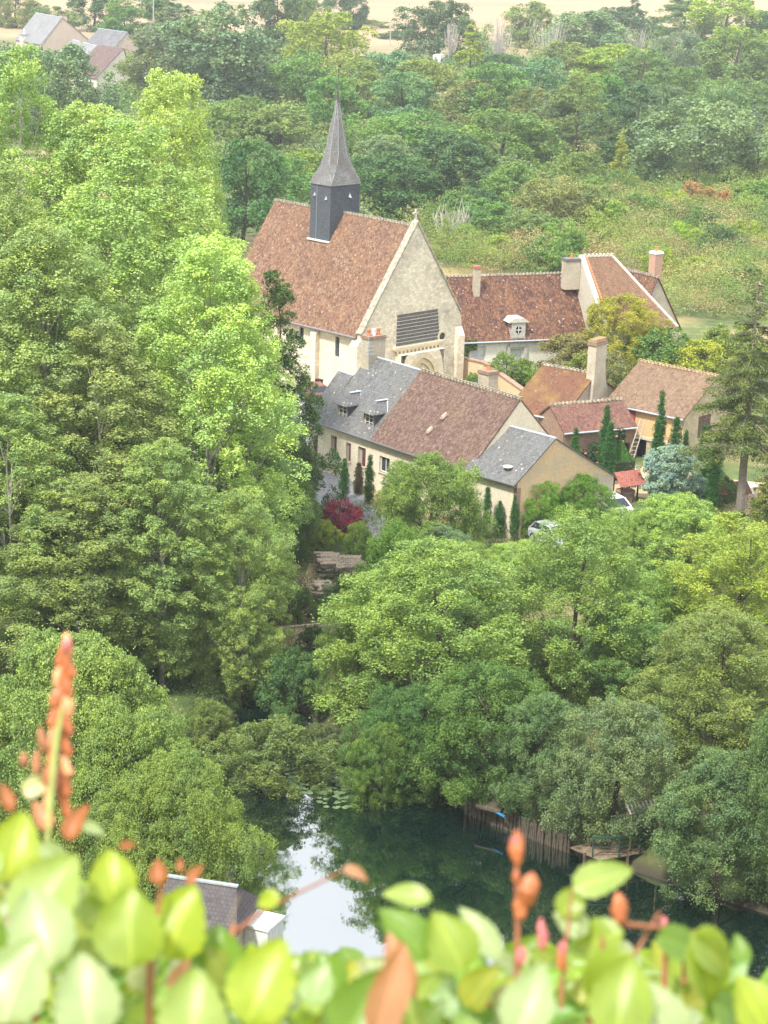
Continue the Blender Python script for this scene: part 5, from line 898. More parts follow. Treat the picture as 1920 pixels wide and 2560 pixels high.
# spruces: whorled drooping boughs
def spruce(u, vb, vt, wpx, color, label, seed, bare=.25, n=26000, leafpx=2.6):
    P = unp(u, vb, 2.0); P[2] = gz(P[0], P[1]); k = pxm(P); H_, R = (vb - vt) / k, wpx / k / 2; g = np.random.default_rng(seed)
    r0 = empty('spruce_tree', P, 0, label, 'tree'); nb = 170; zb = H_ * (bare + (1 - bare) * g.uniform(0, 1, nb) ** 1.05); L_ = R * (1.05 - ((zb / H_ - bare) / (1 - bare)) ** 1.3 * .97) * g.uniform(.55, 1.15, nb); az = g.uniform(0, 6.28, nb)
    idx = g.choice(nb, n, p=L_ ** 1.5 / (L_ ** 1.5).sum()); s = g.uniform(.08, 1, n) ** .8; l = L_[idx]
    side = g.normal(size=n) * .17 * l * (1.05 - s * .7); hang = -np.abs(g.normal(size=n)) * .07 * l - .0 * s
    zz = zb[idx] + l * (.18 * s - .42 * s ** 2 + .12 * s ** 4) + hang; ca, sa = np.cos(az[idx]), np.sin(az[idx])
    C = np.stack([ca * l * s - sa * side, sa * l * s + ca * side, zz], 1); Nn = unit(np.stack([ca * .3, sa * .3, np.ones(n)], 1) + g.normal(size=(n, 3)) * .5)
    me = leaf_mesh('crown', C, Nn, leafpx / (k * .4) * g.uniform(.7, 1.5, n), np.stack([g.uniform(0, 1, n), g.uniform(0, 1, nb)[idx], zz / H_], 1), LEAF, .35, seed); o = bpy.data.objects.new('crown', me); COL.objects.link(o); o.parent = r0; o.color = (*color, 1)
    mb = MB(); mb.tube([(0, 0, -.3), (0, 0, H_ * .5), (0, 0, H_ * .97)], [R * .075, R * .05, R * .01], 8)
    for i in range(nb): mb.tube([(0, 0, float(zb[i])), (cos(az[i]) * L_[i] * .5, sin(az[i]) * L_[i] * .5, zb[i] - .015 * L_[i]), (cos(az[i]) * L_[i] * .9, sin(az[i]) * L_[i] * .9, zb[i] - .1 * L_[i])], [R * .014, R * .009, R * .003], 3, False)
    mb.build('trunk', plain('spruce_bark', (.24, .2, .17), .9, var=.25), r0)
spruce(1848, 1300, 690, 310, (0.139, 0.183, 0.0485), 'tall ragged spruce with bare lower trunk at the right', 3, bare=.28, n=34000)
T('midcone', 683, 1330, 685, 250, (0.084, 0.15, 0.0396), 'dark spruce between the poplars and the church wall', name='spruce_tree')
spruce(1925, 1400, 1000, 150, (0.17, 0.195, 0.0466), 'olive spruce cut by the right edge of the picture', 5, bare=.05, n=16000)

# climbing roses, ivy, flowers
def leaf_patch(name, label, cat, root, boxes, n, size, col, seed, flowers=None):
    g = np.random.default_rng(seed); C = np.concatenate([np.stack([g.uniform(b[0], b[1], n // len(boxes)), g.uniform(b[2], b[3], n // len(boxes)), g.uniform(b[4], b[5], n // len(boxes))], 1) for b in boxes]); m_ = len(C)
    me = leaf_mesh('foliage', C, unit(g.normal(size=(m_, 3)) + [0, -.8, .3]), np.full(m_, size), np.stack([g.uniform(0, 1, m_)] * 3, 1), LEAF, .6, seed); rt = empty(name, root.matrix_world.translation if False else root.location, root.rotation_euler.z, label, cat)
    o = bpy.data.objects.new('foliage', me); COL.objects.link(o); o.parent = rt; o.color = (*col, 1)
    if flowers:
        mt, cnt = flowers
        for i in range(cnt):
            c = C[int(g.integers(m_))]; mb = MB(); mb.lathe((c[0], c[1] - .12, c[2] - .1), [(.03, 0), (.1, .05), (.12, .1), (.06, .16)], 8); f_ = mb.build('flower', mt, rt)
    return rt
leaf_patch('climbing_rose', 'climbing rose with orange blooms on the low brick wall', 'rose', se, [(1.2, 2.4, -.5, -.15, -.3, 1.2), (2.2, 3.6, -.6, -.15, 0, 1.8), (3.8, 5.3, -.6, -.15, .9, 2.4), (4.6, 5.5, -.5, -.15, 1.6, 2.8)], 1600, .22, (.04, .09, .04), 8, (plain('orange_bloom', (.6, .17, .1), .6, var=.3), 10))
leaf_patch('ivy', 'green and yellow ivy climbing the wall end beside the church', 'ivy', pr_, [(.0, 1.4, -.35, -.02, -.8, 3.0), (1.0, 2.1, -.3, -.02, 2.3, 3.3)], 2600, .2, (.11, .18, .03), 9)

# ------------------------------------------------------------------ small things
def sphere_mb(mb, c, r, n=10, m_=7, sc=(1, 1, 1)):
    c = Vector(c); P = [[c + Vector((r * sc[0] * sin(pi * j / m_) * cos(2 * pi * i / n), r * sc[1] * sin(pi * j / m_) * sin(2 * pi * i / n), r * sc[2] * cos(pi * j / m_))) for i in range(n)] for j in range(m_ + 1)]
    for j in range(m_):
        for i in range(n): mb.quad([P[j][i], P[j][(i + 1) % n], P[j + 1][(i + 1) % n], P[j + 1][i]], smooth=True)
def car(u, v, rz, paint, label, z=2.05):
    P = unp(u, v, z); r = empty('parked_car', P, rz, label, 'car'); mb = MB()
    st = [(-2.05, .42, .78, .72), (-1.95, .3, .92, .84), (-1.2, .26, .98, .87), (0, .25, .98, .88), (1.1, .26, .93, .87), (1.85, .3, .78, .82), (2.05, .42, .62, .68)]
    sec = [[(x, -w_, zb), (x, -w_, zt * .8), (x, -w_ * .9, zt), (x, w_ * .9, zt), (x, w_, zt * .8), (x, w_, zb)] for x, zb, zt, w_ in st]
    for a, b_ in zip(sec[:-1], sec[1:]):
        for i in range(6): j = (i + 1) % 6; mb.quad([a[i], a[j], b_[j], b_[i]], smooth=True)
    mb.quad(sec[0]); mb.quad(sec[-1][::-1]); mb.build('body', paint, r)
    mb = MB(); lo = [(-1.85, .78, .93), (1.05, .78, .92)]; mb.hexa([(-1.8, -.78, .92), (1.05, -.78, .9), (1.05, .78, .9), (-1.8, .78, .92), (-1.35, -.62, 1.4), (.25, -.62, 1.4), (.25, .62, 1.4), (-1.35, .62, 1.4)]); cb = mb.build('windows', plain('car_glass', (.03, .04, .05), .08), r)
    mb = MB(); mb.hexa([(-1.38, -.63, 1.38), (.27, -.63, 1.38), (.27, .63, 1.38), (-1.38, .63, 1.38), (-1.28, -.58, 1.47), (.15, -.58, 1.47), (.15, .58, 1.47), (-1.28, .58, 1.47)])
    for s_ in (-1, 1):
        mb.bar((1.05, s_ * .79, .92), (.25, s_ * .63, 1.42), .07); mb.bar((-.5, s_ * .79, .92), (-.5, s_ * .63, 1.42), .07); mb.bar((-1.8, s_ * .79, .92), (-1.35, s_ * .63, 1.42), .09)
    mb.build('roof', paint, r)
    for x in (-1.3, 1.3):
        for s_ in (-1, 1):
            mb = MB(); mb.tube([(x, s_ * .72, .32), (x, s_ * .9, .32)], .32, 14); wl = mb.build('wheel', plain('tyre', (.02, .02, .02), .8), r); mb = MB(); mb.tube([(x, s_ * .9, .32), (x, s_ * .915, .32)], .19, 10); mb.build('rim', ZINC, wl)
    for s_ in (-1, 1):
        mb = MB(); sphere_mb(mb, (1.93, s_ * .6, .62), .13, sc=(.8, 1.3, .7)); mb.build('headlight', plain('lamp_glass', (.6, .62, .65), .15), r); mb = MB(); sphere_mb(mb, (-1.98, s_ * .66, .68), .11, sc=(.7, 1, 1.2)); mb.build('tail_light', plain('red_lens', (.4, .02, .02), .3), r)
    return r
CARW = plain('white_car_paint', (.78, .79, .8), .25, var=.02); CARR = plain('red_car_paint', (.2, .07, .07), .35, var=.05); CARG = plain('silver_car_paint', (.5, .52, .55), .3, .3, var=.02)
car(1535, 1290, -1.15, CARW, 'white car parked below the little tiled well roof'); car(1384, 1362, -1.0, CARG, 'pale grey car half hidden behind the trees'); car(785, 996, 1.9, CARR, 'dull red car at the far end of the lane')
p = unp(1097, 178, 2); vn = empty('white_van', p, 1.3, 'white van roof glimpsed among the far trees', 'van'); mb = MB()
mb.hexa([(-2.6, -1, .4), (2.6, -1, .4), (2.6, 1, .4), (-2.6, 1, .4), (-2.6, -.95, 4.0), (1.4, -.9, 4.0), (1.4, .9, 4.0), (-2.6, .95, 4.0)]); mb.build('body', CARW, vn)
mb = MB(); mb.quad([(1.45, -.8, 3.85), (1.45, .8, 3.85), (2.0, .8, 2.2), (2.0, -.8, 2.2)]); mb.build('windscreen', plain('car_glass', (.03, .04, .05)), vn)
for x in (-1.7, 1.7):
    for s_ in (-1, 1): mb = MB(); mb.tube([(x, s_ * .8, .35), (x, s_ * 1.02, .35)], .36, 12); mb.build('wheel', plain('tyre', (.02, .02, .02)), vn)
# street lamp
P = unp(1261, 1335, 2.0); lp = empty('street_lamp', P, .4, 'slim grey street lamp before the long cream wall', 'street lamp'); k = pxm(P); h_ = (1335 - 1166) / k
mb = MB(); mb.tube([(0, 0, -.2), (0, 0, h_)], [.1, .07], 8); mb.build('pole', plain('lamp_post_grey', (.3, .28, .25), .7), lp); mb = MB(); mb.lathe((0, 0, h_), [(.1, 0), (.3, .08), (.36, .14), (.34, .2), (.08, .26)], 12); mb.build('lamp_head', plain('lamp_head_grey', (.55, .55, .5), .5), lp)
# little tiled well
P = unp(1562, 1250, 2.05); wl = empty('garden_well', P, .55, 'small garden well under a red tiled roof on dark posts', 'well'); k = pxm(P)
mb = MB(); mb.lathe((0, 0, -.1), [(.7, 0), (.7, .75), (.76, .76), (.76, .86), (.5, .87)], 14); mb.build('curb', BRICKW, wl)
for x in (-.75, .75):
    for y in (-.5, .5): mb = MB(); mb.bar((x, y, 0), (x, y, 1.45), .1); mb.build('post', plain('dark_post', (.06, .045, .035), .8), wl)
mb = MB(); mb.slab((-1.15, -.9, 1.3), (1.15, -.9, 1.3), (1.15, 0, 2.2), (-1.15, 0, 2.2), .06, 4, 4, .01); mb.slab((1.15, .9, 1.3), (-1.15, .9, 1.3), (-1.15, 0, 2.2), (1.15, 0, 2.2), .06, 4, 4, .01); mb.build('roof', tiles('well_tiles', [(.32, .1, .08), (.42, .16, .12), (.36, .13, .1)], spotamt=0, streak=.1, mossamt=.05), wl)
# hutch
P = unp(1815, 1258, 2.05); hu = empty('tiled_hutch', P, .35, 'low brick hutch with brown tiled roof beside the spruce trunk', 'hutch'); mb = MB(); mb.box((-1.4, -.8, -.2), (1.4, .8, .95)); mb.build('wall', ORANGER, hu)
mb = MB(); mb.slab((-1.6, -1, .9), (1.6, -1, .9), (1.6, 0, 1.6), (-1.6, 0, 1.6), .06, 4, 4, .01); mb.slab((1.6, 1, .9), (-1.6, 1, .9), (-1.6, 0, 1.6), (1.6, 0, 1.6), .06, 4, 4, .01); mb.build('roof', T_MO, hu)
mb = MB(); mb.box((-1.15, -.83, 0), (-.65, -.805, .75)); mb.build('painted_opening', DARK, hu)  # dark panel on the wall, painting the shade of a hole
# table and white garden furniture
P = unp(1778, 1268, 2.05); tb_ = empty('garden_table', P, .1, 'dark garden table carrying a violet cloth', 'table'); mb = MB(); mb.box((-.85, -.4, .7), (.85, .4, .76)); mb.build('top', plain('dark_table', (.07, .07, .07), .6), tb_)
for x in (-.7, .7):
    for y in (-.3, .3): mb = MB(); mb.bar((x, y, 0), (x * .95, y, .7), .07); mb.build('leg', plain('dark_table', (.07, .07, .07)), tb_)
P2 = (P[0] + .4, P[1], 2.05 + .765); cl = MB(); cl.box((-.42, -.42, 0), (.42, .42, .03)); cl.box((-.42, -.45, -.25), (.42, -.42, .03)); c_ = cl.build('tablecloth', plain('violet_cloth', (.1, .07, .3), .8)); c_.location = P2; tag(c_, 'violet cloth lying on the dark garden table', 'cloth')
def chair(u, v, rz, label):
    r = empty('garden_chair', unp(u, v, 2.05), rz, label, 'chair', 'white garden chairs'); mb = MB(); mb.box((-.25, -.25, .4), (.25, .25, .45)); mb.build('seat', WHITE, r); mb = MB(); mb.hexa([(-.25, .2, .45), (.25, .2, .45), (.25, .26, .45), (-.25, .26, .45), (-.22, .34, .95), (.22, .34, .95), (.22, .38, .95), (-.22, .38, .95)]); mb.build('backrest', WHITE, r)
    for x in (-.22, .22):
        for y in (-.22, .22): mb = MB(); mb.bar((x, y, 0), (x, y, .42), .045); mb.build('leg', WHITE, r)
        mb = MB(); mb.bar((x, -.25, .65), (x, .3, .68), .05); mb.build('armrest', WHITE, r)
def table_w(u, v, label):
    r = empty('round_garden_table', unp(u, v, 2.05), 0, label, 'table'); mb = MB(); mb.lathe((0, 0, .68), [(.75, 0), (.78, .04), (.75, .06)], 20); mb.build('top', WHITE, r)
    for i in range(4): a = i * pi / 2 + .6; mb = MB(); mb.bar((.55 * cos(a), .55 * sin(a), 0), (.4 * cos(a), .4 * sin(a), .68), .06); mb.build('leg', WHITE, r)
table_w(1585, 1216, 'white round table behind the tiled well'); chair(1566, 1222, .3, 'white chair left of the round table behind the well'); chair(1602, 1224, 2.4, 'white chair right of the round table behind the well'); chair(1590, 1200, 3.3, 'white chair on the far side of the round table')
chair(1858, 1250, .8, 'white chair right of the spruce trunk'); chair(1874, 1246, 2.0, 'outer white chair right of the spruce trunk'); table_w(1866, 1236, 'white round table glimpsed right of the spruce trunk')
# bins by the church
for (u, v, sx_, h_, col, lab, nm) in ((812, 968, 1.15, 1.5, (.025, .022, .022), 'tall black box against the church wall', 'black_cabinet'), (800, 973, .8, .9, (.03, .025, .025), 'small black crate left of the tall black box', 'black_crate'), (826, 975, .7, .8, (.5, .06, .05), 'red crate in front of the black boxes', 'red_crate'), (843, 962, .9, 1.4, (.03, .025, .025), 'black box partly behind the slate roof', 'black_cabinet')):
    r = empty(nm, unp(u, v, 2.1), .8, lab, 'box'); mb = MB(); mb.box((-sx_ / 2, -.35, 0), (sx_ / 2, .35, h_)); mt = plain(nm + '_paint', col, .6, var=.1); mb.build('body', mt, r); mb = MB(); mb.box((-sx_ / 2 - .03, -.38, h_), (sx_ / 2 + .03, .38, h_ + .06)); mb.build('lid', mt, r)
# woodpiles: every log its own thing
LOGM = None
def stack(u, v, rz, nl, rows, label, group, z=1.7, Ln=1.3, r=.115, mat=WOODL):
    P = unp(u, v, z); g = random.Random(int(u)); mb = MB(); pts = 9
    mb.tube([(0, -Ln / 2, 0), (.01, 0, .01), (0, Ln / 2, 0)], [r, r * .96, r * .9], 8); base = mb.build('split_log', mat); c, s_ = cos(rz), sin(rz)
    for j in range(rows):
        for i in range(nl - (j % 2)):
            o = base if (i, j) == (0, 0) else base.copy()
            if o is not base: COL.objects.link(o)
            x = (i + (j % 2) * .5 - nl / 2) * r * 2.05; yv = g.uniform(-.22, .22)
            o.location = (P[0] + x * c - yv * s_, P[1] + x * s_ + yv * c, P[2] + r + j * r * 1.75 + g.uniform(-.03, .03)); o.rotation_euler = (g.uniform(-.03, .03), g.uniform(0, 3), rz + g.uniform(-.16, .16)); o.scale = (g.uniform(.65, 1.15),) * 2 + (1,); o.scale.y = g.uniform(.7, 1.1)
            tag(o, label, 'log', group)
stack(822, 1428, 1.75, 11, 5, 'split log in the upper pale woodpile below the red maple', 'logs of the upper woodpile'); stack(872, 1436, 1.8, 11, 5, 'split log in the right wing of the upper woodpile', 'logs of the right upper woodpile', Ln=1.9)
stack(812, 1490, 1.7, 9, 4, 'split log in the middle woodpile under the hazel', 'logs of the middle woodpile'); stack(802, 1600, 1.9, 6, 4, 'dark log in the lowest woodpile beside the path', 'logs of the lowest woodpile', mat=WOOD, Ln=2.0)
for (u, v, rz, lab) in ((748, 1572, 1.2, 'pale log lying across the foot of the path'), (850, 1652, 1.35, 'bleached branch lying on the island bank')):
    P = unp(u, v, 1.9); mb = MB(); mb.tube([(-1.2, 0, .1), (0, .05, .16), (1.3, 0, .3)], [.1, .08, .04], 7); o = mb.build('fallen_log', WOODL); o.location = P; o.rotation_euler = (0, 0, rz - 1); tag(o, lab, 'log')
# staked bank
bk = empty('stake_bank', (0, 0, 0), 0, 'row of rough grey stakes shoring up the dark river bank', 'revetment'); path_ = [(1165, 2035), (1230, 2062), (1300, 2088), (1365, 2112), (1425, 2134)]; g = random.Random(3)
nst = 62
for i in range(nst):
    f0 = i / (nst - 1) * (len(path_) - 1); a = min(int(f0), len(path_) - 2); t_ = f0 - a; u = path_[a][0] * (1 - t_) + path_[a + 1][0] * t_; v = path_[a][1] * (1 - t_) + path_[a + 1][1] * t_
    P = unp(u, v, 0); h_ = g.uniform(.75, 1.15); mb = MB(); mb.tube([(P[0] + g.uniform(-.08, .08), P[1], -.6), (P[0] + g.uniform(-.12, .12), P[1] + .1, h_)], g.uniform(.055, .09), 6); mb.build('stake', WOOD, bk)
P0, P1 = unp(1230, 2025, 1.0), unp(1262, 2042, 1.0); mb = MB(); mb.tube([P0, P1], .07, 8); tag(mb.build('blue_pipe', plain('blue_plastic', (.03, .22, .45), .4)), 'bright blue pipe lying on the staked bank', 'pipe')
mb = MB(); a_, b_, c_ = unp(1185, 2000, 1.1), unp(1275, 1985, 1.1), unp(1250, 2035, 1.0); d_ = unp(1190, 2020, 1.0); mb.hexa([a_, b_, c_, d_] + [q + np.array([0, 0, .12]) for q in (a_, b_, c_, d_)]); tag(mb.build('plank_platform', WOOD), 'brown plank platform on the bank above the stakes', 'platform')
# jetty with green railing
J = [unp(1425, 2118, .75), unp(1500, 2150, .75), unp(1640, 2125, .75), unp(1560, 2085, .75)]; c0 = np.mean(J, 0); jt = empty('fishing_jetty', c0, 0, 'worn wooden fishing jetty with dark green railing', 'jetty')
Q = [Vector(q - c0) for q in J]; nb = 14
for i in range(nb):
    a, b_ = i / nb, (i + .93) / nb; A, B, C, D = Q[0].lerp(Q[3], a), Q[1].lerp(Q[2], a), Q[1].lerp(Q[2], b_), Q[0].lerp(Q[3], b_); mb = MB(); mb.hexa([p - Vector((0, 0, .06)) for p in (A, B, C, D)] + [A, B, C, D]); mb.build('plank', plain('jetty_wood', (.2, .15, .1), .9, var=.35), jt)
for q in (Q[0].lerp(Q[1], .5), Q[1], Q[1].lerp(Q[2], .5), Q[2]): mb = MB(); mb.tube([q - Vector((0, 0, 2.2)), q], .09, 7); mb.build('pile', WOOD, jt)
pts = [Q[0].lerp(Q[1], .75), Q[1].lerp(Q[2], .33), Q[1].lerp(Q[2], .7), Q[2]]
for q in pts: mb = MB(); mb.tube([q, q + Vector((0, 0, 1.05))], .04, 6); mb.build('railing_post', BLUEG, jt)
for a, b_ in zip(pts[:-1], pts[1:]): mb = MB(); mb.bar(a + Vector((0, 0, 1.02)), b_ + Vector((0, 0, 1.02)), .07, .1); mb.build('rail', BLUEG, jt); mb = MB(); mb.bar(a + Vector((0, 0, .5)), b_ + Vector((0, 0, .5)), .04); mb.build('rail', BLUEG, jt)
# lattice shelter roof behind the jetty
P = unp(1610, 2105, 1.0); st_ = empty('slatted_shelter', P, .1, 'small open shelter with a slatted roof behind the jetty', 'shelter'); st_.scale = (.8, .8, .8)
for i in range(9): mb = MB(); mb.bar((-1.1 + i * .24, -.7, 2.15 + i * .035), (-1.1 + i * .24, .8, 2.25 + i * .035), .12, .04); mb.build('slat', plain('pale_slat', (.42, .4, .38), .8), st_)
for x in (-1, .8):
    for y in (-.6, .7): mb = MB(); mb.tube([(x, y, -.2), (x, y, 2.2)], .06, 6); mb.build('post', plain('yellow_post', (.36, .3, .15), .9), st_)
mb = MB(); mb.bar((-1.1, -.65, 2.1), (1.0, -.65, 2.4), .08); mb.bar((-1.1, .72, 2.15), (1.0, .72, 2.45), .08); mb.build('beam', WOOD, st_)
# lily pads
g = np.random.default_rng(12); V = []; Fp = []; cols = []
for (u0, v0, u1, v1, n) in ((700, 1925, 900, 1985, 170), (660, 1950, 760, 1990, 40), (540, 1885, 600, 1905, 25), (790, 1990, 900, 2020, 26)):
    for _ in range(n):
        u, v = g.uniform(u0, u1), g.uniform(v0, v1); P = unp(u, v, .012)
        if river_sd(np.array([P[0]]), np.array([P[1]]))[0] < .2: continue
        r = g.uniform(.09, .21); a0 = g.uniform(0, 6.28); i0 = len(V); V.append([P[0], P[1], .015])
        for k in range(11): a = a0 + .25 + k / 10 * 5.8; V.append([P[0] + r * cos(a), P[1] + r * sin(a), .012 + g.uniform(0, .015)])
        for k in range(10): Fp.append((i0, i0 + 1 + k, i0 + 2 + k))
me = bpy.data.meshes.new('lily_pads'); me.from_pydata(V, [], Fp); me.materials.append(plain('lily_pad', (.13, .2, .09), .45, var=.35, scale=3)); o = bpy.data.objects.new('lily_pads', me); COL.objects.link(o); tag(o, 'pale green lily pads floating beside the drooping bush', kind='stuff')
# riverside hut at the lower left
ht_ = empty('riverside_hut', unp(566, 2400, 1.0), -.25, 'small riverside hut with slate roof half hidden by foreground leaves', 'hut')
ht_.location.z = .15; mb = MB(); mb.box((-3.2, .3, -1), (.1, 3.6, 2.0)); mb.build('wall', GREYW, ht_)
mb = MB(); mb.slab((-3.4, .1, 1.95), (.45, .1, 1.95), (-.2, 1.9, 3.35), (-3.4, 1.9, 3.35), .07, 8, 6, .02); mb.slab((.45, 3.8, 1.95), (-3.4, 3.8, 1.95), (-3.4, 1.9, 3.35), (-.2, 1.9, 3.35), .07, 8, 6, .02); mb.quad([(.45, .1, 2), (.45, 3.8, 2), (-.2, 1.9, 3.4)]); r_ = mb.build('roof', tiles('purple_slates', [(.08, .072, .078), (.1, .09, .095), (.09, .08, .085)], (.2, .18, .15), .2, spotamt=.1), ht_); mb = MB(); mb.bar((-3.4, 1.9, 3.45), (-.15, 1.9, 3.45), .22, .08); mb.build('ridge_cap', ZINC, r_)
bl = empty('white_concrete_shed', unp(668, 2392, .4), -.42, 'white flat-topped concrete shed at the water edge beside the slate hut', 'shed'); mb = MB(); mb.box((-3.3, .0, -1.0), (0, 1.5, 1.2)); mb.build('wall', plaster('white_concrete', (.7, .7, .68), (.5, .5, .48), .2), bl); mb = MB(); mb.box((-3.36, -.06, 1.2), (.06, 1.56, 1.32)); mb.build('roof_slab', plaster('white_slab', (.82, .82, .8), (.6, .6, .58), .2), bl)
# utility poles
for (u, vb, vt, lab) in ((383, 165, -20, 'wooden utility pole right of the far farm'), (975, 115, 60, 'thin pole standing in the far field')):
    P = unp(u, vb, 2); k = pxm(P); r = empty('utility_pole', P, 0, lab, 'pole'); mb = MB(); mb.tube([(0, 0, -1), (0, 0, (vb - vt) / k)], [.22, .14], 6); mb.build('pole', plain('pole_wood', (.4, .37, .33), .9), r); mb = MB(); mb.bar((-.8, 0, (vb - vt) / k - .4), (.8, 0, (vb - vt) / k - .4), .12); mb.build('crossarm', WOOD, r)
# far hedges and a field hut
for (u, v, w_, lab) in ((40, 60, 110, 'thin hedge in the upper left corner field'), (1000, 92, 120, 'dark hedge line crossing the stubble gap'), (900, 62, 160, 'pale hedge line in the far field')):
    tree('bush0', u, v + 8, v - 14, w_, DG if 'dark' in lab else OL, lab, name='hedge', cat='hedge', deep=.25)

# ------------------------------------------------------------------ shrubs on the terrace edge right in front of the photographer
m, t, b, o = nodes('big_leaf'); at_ = N(t, 'ShaderNodeAttribute'); at_.attribute_name = 'tint'; uv = N(t, 'ShaderNodeUVMap').outputs[0]
sx = N(t, 'ShaderNodeSeparateXYZ'); t.links.new(uv, sx.inputs[0]); pos = N(t, 'ShaderNodeNewGeometry').outputs['Position']
col = mixc(t, ramp(t, noise(t, pos, 45, 4), [(.35, (0, 0, 0)), (.75, (.9, .9, .9))]), at_.outputs['Color'], mixc(t, 1.0, at_.outputs['Color'], (.72, .82, .7), 'MULTIPLY'))
ab = N(t, 'ShaderNodeMath', operation='ABSOLUTE'); t.links.new(sx.outputs[1], ab.inputs[0])
mid = ramp(t, ab.outputs[0], [(.012, (1, 1, 1)), (.035, (0, 0, 0))]); wv = N(t, 'ShaderNodeMath', operation='SUBTRACT'); t.links.new(sx.outputs[0], wv.inputs[0]); t.links.new(ab.outputs[0], wv.inputs[1])
mo = N(t, 'ShaderNodeMath', operation='FRACT'); ml = N(t, 'ShaderNodeMath', operation='MULTIPLY'); ml.inputs[1].default_value = 8; t.links.new(wv.outputs[0], ml.inputs[0]); t.links.new(ml.outputs[0], mo.inputs[0])
vein = ramp(t, mo.outputs[0], [(.0, (.5, .5, .5)), (.12, (0, 0, 0)), (.92, (0, 0, 0)), (1, (.5, .5, .5))])
col = mixc(t, mixc(t, 1.0, mid, vein, 'ADD'), col, mixc(t, 1.0, col, (1.5, 1.35, 1.5), 'MULTIPLY')); t.links.new(col, b.inputs['Base Color']); b.inputs['Roughness'].default_value = .38; b.inputs['Specular IOR Level'].default_value = .5
tr = N(t, 'ShaderNodeBsdfTranslucent'); t.links.new(mixc(t, 1.0, col, (1.1, 1.15, .5), 'MULTIPLY'), tr.inputs[0]); ms = N(t, 'ShaderNodeMixShader'); ms.inputs[0].default_value = .42
t.links.new(b.outputs[0], ms.inputs[1]); t.links.new(tr.outputs[0], ms.inputs[2]); t.links.new(ms.outputs[0], o.inputs[0]); BIGLEAF = m
NL, NW = 12, 8
def leaf_grid(Lf, Wf, curl, cup, seed, serr=.05, wave=.06):
    """broad toothed leaf: x along the midrib, y across, z up; returns verts, uvs"""
    g = random.Random(seed); V = []; UV = []
    for i in range(NL + 1):
        s = i / NL; wd = (sin(pi * min(1, s ** .78)) ** .72) * (1 - .12 * s) + .02
        for j in range(-NW // 2, NW // 2 + 1):
            q = j / (NW / 2); e = 1 + (serr * (1 if i % 2 else -1) if abs(j) == NW // 2 else 0); y = q * wd * e * Wf / 2; x = s * Lf + (abs(q) ** 2) * .0
            z = -curl * Lf * s * s + cup * abs(q) ** 1.6 * Wf * .5 * (wd) + wave * Wf * sin(6 * s + g.random() * .3 + q * 2.3) * abs(q)
            V.append((x, y, z)); UV.append((s, q * .5))
    return V, UV
class Leaves:
    def __init__(s): s.v = []; s.f = []; s.uv = []; s.c = []
    def add(s, P, d, n, Lf, Wf, color, curl=.2, cup=.25, seed=0):
        d = Vector(d).normalized(); n = Vector(n); n = (n - d * n.dot(d)).normalized(); y = n.cross(d); V, UV = leaf_grid(Lf, Wf, curl, cup, seed); i0 = len(s.v); P = Vector(P)
        s.v += [tuple(P + d * a + y * b_ + n * c) for a, b_, c in V]; s.uv += UV; s.c += [(*color, 1)] * len(V); w_ = NW + 1
        for i in range(NL):
            for j in range(NW): k = i0 + i * w_ + j; s.f.append((k, k + 1, k + 1 + w_, k + w_))
    def build(s, name, parent, label=None):
        me = bpy.data.meshes.new(name); np_mesh(me, np.array(s.v), np.array(s.f), True); me.materials.append(BIGLEAF); ca = me.color_attributes.new('tint', 'FLOAT_COLOR', 'POINT'); ca.data.foreach_set('color', np.array(s.c, np.float32).ravel())
        uvl = me.uv_layers.new(name='UVMap'); uvl.data.foreach_set('uv', np.array(s.uv, np.float32)[np.array(s.f).ravel()].ravel()); o = bpy.data.objects.new(name, me); COL.objects.link(o); o.parent = parent
        if label: o['label'] = label
        return o
G1 = (.28, .36, .05); G2 = (.32, .4, .1); G3 = (.17, .28, .04); G4 = (.38, .45, .22); G5 = (.34, .41, .035); DRY = (.5, .23, .12); DRY2 = (.4, .14, .05); PALE = (.66, .62, .36)
def cv(du, dv, dd): return Vector(R_ * du - U_ * dv + F_ * dd)
plants = {}
def plant(name, u, label):
    P = at(u, 2900, 2.0); r = empty(name, (P[0], P[1] - .1, 44.35), 0, label, 'shrub'); r['_x'] = 0; del r['_x']; plants[label] = r; return r
SHL = plant('leafy_shrub', 300, 'blurred bright green leafy shrub filling the lower left foreground'); SHM = plant('leafy_shrub', 950, 'blurred shrub with a large torn orange dry leaf at the bottom centre'); SHR = plant('leafy_shrub', 1500, 'blurred leafy shrub with rust buds in the lower right foreground')
bpy.context.view_layer.update()
def rel(root, P): return Vector(P) - root.location
def place(LV, root, u, v, dist, size, ang, color, tilt=.3, wr=.85, seed=0, curl=.25, cup=.3, px=True):
    """leaf whose base is seen at u,v and whose midrib runs at ang degrees on the picture (0 right, 90 up)"""
    P = at(u, v, dist); Lf = size * .88 * dist / FPX; a = radians(ang); d = cv(cos(a), -sin(a), tilt); n = Vector(F_) * -1 * .8 + Vector((0, 0, .75)) + cv(rnd.uniform(-.4, .4), 0, 0)
    LV.add(rel(root, P), d, n, Lf, Lf * wr, color, curl, cup, seed)
STEM = plain('red_brown_stem', (.3, .12, .06), .6, var=.2, scale=40); STEMG = plain('green_stem', (.3, .34, .1), .6, scale=40); BUD = plain('rust_bud', (.42, .13, .05), .45, var=.3, scale=60); BUDP = plain('pinkish_bud', (.55, .16, .16), .5, var=.2, scale=60)
def stem(root, pts, rad, mat=STEM, name='stem', sidepx=True):
    mb = MB(); Q = [rel(root, at(u, v, d)) for u, v, d in pts]; n = len(Q); mb.tube(Q, [rad * (1 - .5 * i / (n - 1)) for i in range(n)], 7); return mb.build(name, mat, root)
